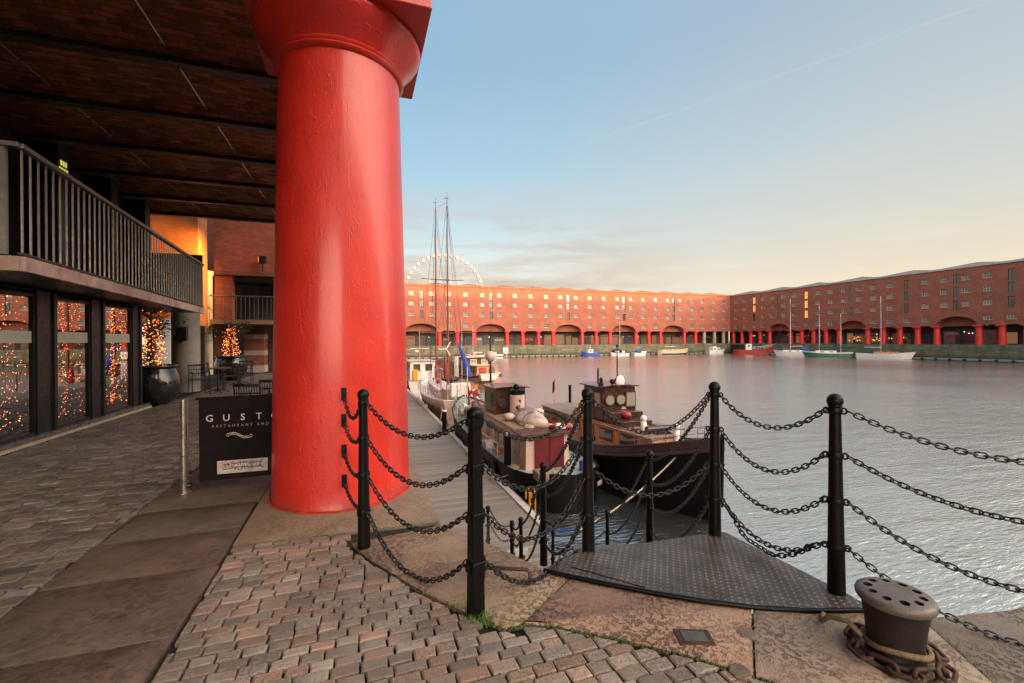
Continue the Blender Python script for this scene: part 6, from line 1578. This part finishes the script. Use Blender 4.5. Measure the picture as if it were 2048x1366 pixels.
mb = MB(); mb.cbox((-4.6, .9, 1.7), .5, .5, 1.1); mb.build('yellow_locker', YELLOWP, wl, bevel=.05)
mb = MB(); mb.cbox((-5.02, -1.2, 1.9), .04, .5, 1.5, 0, .1); mb.build('red_flag', REDP, wl)

kc = thing('wooden_cruiser', 'wooden cabin cruiser with white roof and small dinghy on its stern, past the yacht', 'boat', (13.2, 52.5, TW), rad(97))
h = Hull(11, 4.2, 1.15, .6, .1, 'round', flare=.75, full=.5, rake=.5, sfull=.25); h.build(kc, TANP, HULLBK, BROWNV, DECKTN)
cabin(kc, -4.3, -1.8, 2.7, 1.1, 2.25, TANP, CREAMB, [(-3.5, .6, 1.8, .5), (-2.5, .6, 1.8, .5)], PANE_BOAT, BROWNV, endwins=[(0, -.55, .62, 1.75, .55, False), (0, .6, .7, 1.75, .55, False)], ov=.12, name='aft_cabin', taper=.93)
cabin(kc, -1.7, 2.2, 2.9, 1.1, 3.1, BROWNV, WHITE, [(-1.0, .8, 2.55, .6), (.2, .8, 2.55, .6), (1.4, .7, 2.55, .6)], PANE_BOATL, WHITE, endwins=[(0, -.7, .7, 2.65, .5, False), (0, .7, .7, 2.65, .5, False)], ov=.15, name='saloon', taper=.94)
mb = MB(); mb.box(-4.38, -4.34, .28, .98, 1.5, 2.05); mb.build('red_stern_window', M('red_curtain', (.4, .06, .03), .6), kc)
dg = Hull(2.6, 1.1, .35, .15, .05, 'transom', flare=.7)
dt = thing('dinghy', 'small white dinghy slung across the stern of the wooden cruiser', 'dinghy', (13.6, 46.9, TW + 1.05), rad(8)); dg.build(dt, WHITE, WHITE, WHITE, DECKTN)
m_ = mast(kc, 3.0, 1.5, 5.5, .05, MASTV); clutter(kc, [(-4.8, .6, 1.2, 'coil'), (3.2, .3, 1.5, 'box'), (4.0, 0, 1.6, 'bitt'), (0, 0, 3.3, 'box')], .1, 5)
ds = thing('sailing_dinghy', 'small sailing boat with blue-covered sail hoisted slantwise between yacht and cruiser', 'sailing boat', (10.6, 46.5, TW), rad(92))
h = Hull(6, 2, .7, .3, .05, 'transom'); h.build(ds, ORANGEP, HULLBK, BROWNV, DECKTN); mast(ds, .8, .7, 7.6, .05, MASTW)
mb = MB(); mb.tube([(-.9, -.35, 1.3), (-.7, -.1, 2.4), (-.3, .25, 3.8), (.3, .55, 4.9)], [.33, .30, .22, .06], 10); mb.build('blue_sail_cover', BLUECLOTH, ds, smooth=80)
wires(ds, [((.8, .9, .9), (.8, 0, 7.2)), ((.8, -.9, .9), (.8, 0, 7.2)), ((2.8, 0, 1), (.8, 0, 7.3))])
ch_ = thing('canal_boat', 'brown barrel-topped boat with white stove pipe behind the yacht masts', 'boat', (9.0, 52, TW), rad(92))
h = Hull(10, 3.0, 1.0, .5, .2, 'round'); h.build(ch_, HULLBK, RUST, BROWNV, DECKTN)
mb = MB(); n = 14; vs = [(x, 1.2 * math.cos(PI * i / n), 1.1 + 1.9 * math.sin(PI * i / n) ** .8) for x in (-4, 1.5) for i in range(n + 1)]; mb.add(vs, [(i, i + 1, n + 2 + i, n + 1 + i) for i in range(n)] + [list(range(n, -1, -1)), list(range(n + 1, 2 * n + 2))]); mb.build('canopy', M('brown_canvas', (.16, .06, .03), .8, var=.3, vs=3), ch_, smooth=50)
mb = MB(); mb.tube([(-4.2, -.9, 1.0), (-4.2, -.9, 3.4)], .26, 14); mb.build('stove_pipe', WHITE, ch_, smooth=50)
clutter(ch_, [(-4.6, .5, 1.1, 'box'), (-4.5, -.3, 1.1, 'can')], .1, 3)

# ------------------------------------------------------------------ boats along the far quays
def far_pt(px, y): p = at_y(px, 715, y); return p.x
def far(name, label, cat, x, y, L, B, fb, rz, hullm, botm, strk, deckm, **kw):
    t = thing(name, label, cat, (x, y, WATER_Z), rz, 'boats moored along the far quays'); h = Hull(L, B, fb, **kw); h.build(t, hullm, botm, strk, deckm, ns=14, nr=6); return t, h
FY = 124.6
X = far_pt(986, FY); t, h = far('motor_cruiser', 'white motor cruiser with navy stripe and red stern flag moored left of the number board', 'motor boat', X, FY - .5, 5.8, 2.3, .95, rad(185), WHITE, NAVY, WHITE, WHITE, bow=.5)
mb = MB(); mb.box(-2.6, 2.3, -1.17, 1.17, .42, .62); mb.build('navy_stripe', NAVY, t)
cabin(t, -.6, 1.6, 1.7, 1.0, 1.75, WHITE, PANE_MID, [(.2, .9, 1.42, .4)], PANE_MID, WHITE, name='cuddy', w1=1.0); mb = MB(); mb.cbox((-3.0, .7, 1.0), .1, .9, .9); mb.build('red_flag', REDP, t)
X = far_pt(950, FY); t, h = far('small_yacht', 'small grey-covered yacht on the back quay beside the blue sail cover', 'yacht', X, FY, 6, 2.2, .8, rad(180), NAVY, NAVY, WHITE, WHITE)
mast(t, .6, .8, 9.5, .06, MASTW); mb = MB(); mb.tube([(.4, 0, 1.6), (-2.2, 0, 1.7)], [.28, .16], 8); mb.build('boom_cover', TARP, t, smooth=60)
X = far_pt(1180, FY); t, h = far('fishing_boat', 'small bright blue fishing boat with white wheelhouse by the back quay', 'fishing boat', X, FY, 6.3, 2.4, 1.0, rad(180), BLUEP, BLUEP, BLUEP, WHITE, bow=.7)
cabin(t, -.7, .9, 1.5, 1.0, 2.1, WHITE, WHITE, [(.1, .7, 1.7, .45)], PANE_DK, WHITE, name='wheelhouse'); mast(t, -.2, 2.1, 3.4, .05, WHITE)
X = far_pt(1236, FY); t, h = far('sailing_yacht', 'white sailing yacht with single tall mast, right of the blue fishing boat', 'yacht', X, FY - .8, 6.6, 2.4, .95, rad(182), WHITE, WHITE, NAVY, WHITE)
m_ = mast(t, -.2, 1.0, 12.8, .075, MASTW); cabin(t, -1.6, 1.4, 1.4, .95, 1.5, WHITE, WHITE, [(-.4, 1.2, 1.25, .2)], PANE_DK, WHITE, name='coachroof', w1=.9); wires(t, [((3.1, 0, 1.3), (-.2, 0, 12.4)), ((-3.2, 0, 1), (-.2, 0, 12.6)), ((-.2, 1.1, 1), (-.2, 0, 12)), ((-.2, -1.1, 1), (-.2, 0, 12))], r=.02)
X = far_pt(1277, FY); t, h = far('motor_cruiser', 'white speedboat with blue hood moored between the tall-masted yacht and the cream barge', 'motor boat', X, FY - .8, 5.6, 2.3, .85, rad(4), WHITE, BLUEP, WHITE, WHITE, bow=.5)
mb = MB(); mb.ball((-.8, 0, 1.1), 1, 12, sx=1.3, sy=.9, sz=.75); mb.build('blue_hood', BLUECLOTH, t, smooth=60); cabin(t, .2, 1.6, 1.5, .85, 1.3, WHITE, WHITE, [], PANE_DK, name='cuddy', w1=.9)
X = far_pt(1342, FY); t, h = far('barge', 'long cream barge with navy lower hull by the back quay', 'barge', X, FY - 1, 12.3, 3.4, 1.35, rad(0), CREAMB, NAVY, CREAMB, CREAMB, bow=.8, stern=.5, kind='round', flare=.8)
mb = MB(); [mb.tube([(-6.1 + 12.2 * u, sd * (h.half(u) + .02), .35 + .35 * max(0, u - .5)) for u in [i / 16 for i in range(1, 16)]], .22, 6) for sd in (-1, 1)]; mb.build('navy_band', NAVY, t, smooth=60)
cabin(t, -4.8, 3.0, 2.6, 1.3, 1.75, CREAMB, CREAMB, [(-3.4, .5, 1.55, .24), (-1.8, .5, 1.55, .24), (.0, .5, 1.55, .24), (1.8, .5, 1.55, .24)], PANE_DK, CREAMB, name='low_cabin')
mast(t, -1.2, 1.75, 3.2, .06, BROWNV); mb = MB(); mb.tube([(-3, 0, 2.75), (.8, 0, 2.85)], .06, 6); mb.build('spar', WHITE, t)
X = far_pt(1428, FY); t, h = far('cabin_cruiser', 'white cabin cruiser with raked flybridge nearest the dock corner', 'motor boat', X, FY - 1, 7.6, 2.8, 1.15, rad(0), WHITE, BLUEP, WHITE, WHITE, bow=.6)
cabin(t, -2.4, 1.0, 2.2, 1.15, 2.2, WHITE, WHITE, [(-1.5, 1.2, 1.75, .45), (.1, 1.0, 1.75, .45)], PANE_MID, WHITE, name='saloon', w1=1.7); cabin(t, -2.2, -.6, 1.9, 2.25, 2.7, WHITE, WHITE, [], PANE_DK, name='flybridge'); rail(t, h, .5, .97, 6, .5, .1, r=.03)
p = at_x(1513, 705, 126.5); t, h = far('work_boat', 'red work boat with white cabin at the inner corner of the right quay', 'work boat', p.x - 1, p.y, 12.6, 3.6, 1.5, rad(90 + 38), REDP, HULLBK, REDP, DECKTN, bow=1.2, stern=.2, kind='round', flare=.85)
t.rotation_euler.z = rad(-40)
cabin(t, -2.6, -.8, 2.0, 1.5, 3.5, WHITE, WHITE, [(-1.7, .5, 2.9, .6)], PANE_DK, WHITE, name='wheelhouse'); rail(t, h, .45, .95, 8, .9, .1, r=.04, m=WHITE)
mb = MB(); mb.box(.5, 2.4, -.7, .7, 1.5, 2.4); mb.build('blue_hatch', NAVY, t); mast(t, 2.8, 1.5, 4.2, .06, ORANGEP)
def far_r(px): return at_x(px, 712, 124.5).y
for (px, px2, label, name, hm, L, masts, kw) in (
    (1590, 0, 'white sloop with tall white mast and blue cockpit cover on the right quay', 'sailing_yacht', (WHITE, BLUEP, WHITE), 10.5, [(.6, 17.2)], 'blue'),
    (1657, 0, 'green ketch with two white masts and dark green sail cover on the right quay', 'ketch', (GREENP, GREENP, WHITE), 11.8, [(1.6, 14.6), (-3.4, 12.0)], 'green'),
    (1775, 0, 'orange and white sloop with tall mast moored alone on the right quay', 'sailing_yacht', (WHITE, NAVY, WHITE), 11.5, [(-.8, 15.6)], 'orange')):
    y = far_r(px); t, h = far(name, label, 'yacht', 123.6, y, L, 3.0, 1.25, rad(-90) + (rad(26) if 'green' in kw else rad(40)), *hm, WHITE, bow=.6, rake=1.1, flare=.6)
    t.rotation_euler.z = {'blue': rad(-90 + 232), 'green': rad(-90 + 228), 'orange': rad(-58)}[kw]
    for (mx, mt) in masts:
        mast(t, mx, 1.2, mt, .11, MASTW); wires(t, [((mx, 1.4, 1.3), (mx, 0, mt * .95)), ((mx, -1.4, 1.3), (mx, 0, mt * .95)), ((L / 2 - .2, 0, 1.8), (mx, 0, mt * .98))], r=.025)
        mb = MB(); mb.tube([(mx, 0, 2.9), (mx - 3.2, 0, 2.95)], [.10, .08] if kw != 'green' else [.42, .3], 8); mb.build('sail_cover', {'blue': WHITE, 'green': GREENCLOTH, 'orange': MASTW}[kw], t, smooth=60)
    cabin(t, -2.2, 2.6, 1.9, 1.2, 1.75, ORANGEP if kw == 'orange' else WHITE, ORANGEP if kw == 'orange' else WHITE, [(-1, .8, 1.5, .22), (1, .8, 1.5, .22)], PANE_DK, WHITE, name='coachroof', w1=1.1)
    if kw == 'blue': mb = MB(); mb.ball((-2.9, 0, 1.7), 1, 12, sx=1.4, sy=1.1, sz=.9); mb.build('cockpit_cover', BLUECLOTH, t, smooth=60)
# number board standing on the back walkway
nbd = thing('number_board', 'white berth number board standing right of the motor cruiser', 'sign', (far_pt(1012, 124), 124.2, WATER_Z + .1))
mb = MB(); mb.box(-.75, .75, 0, .08, 1.2, 2.9); mb.build('panel', WHITE, nbd); mb = MB(); mb.box(-.4, -.3, .081, .14, 0, 2.8); mb.box(.3, .4, .081, .14, 0, 2.8); mb.build('leg', WHITE, nbd)
text('lettering', '19', 1.1, INK, nbd, (0, -.01, 1.65))
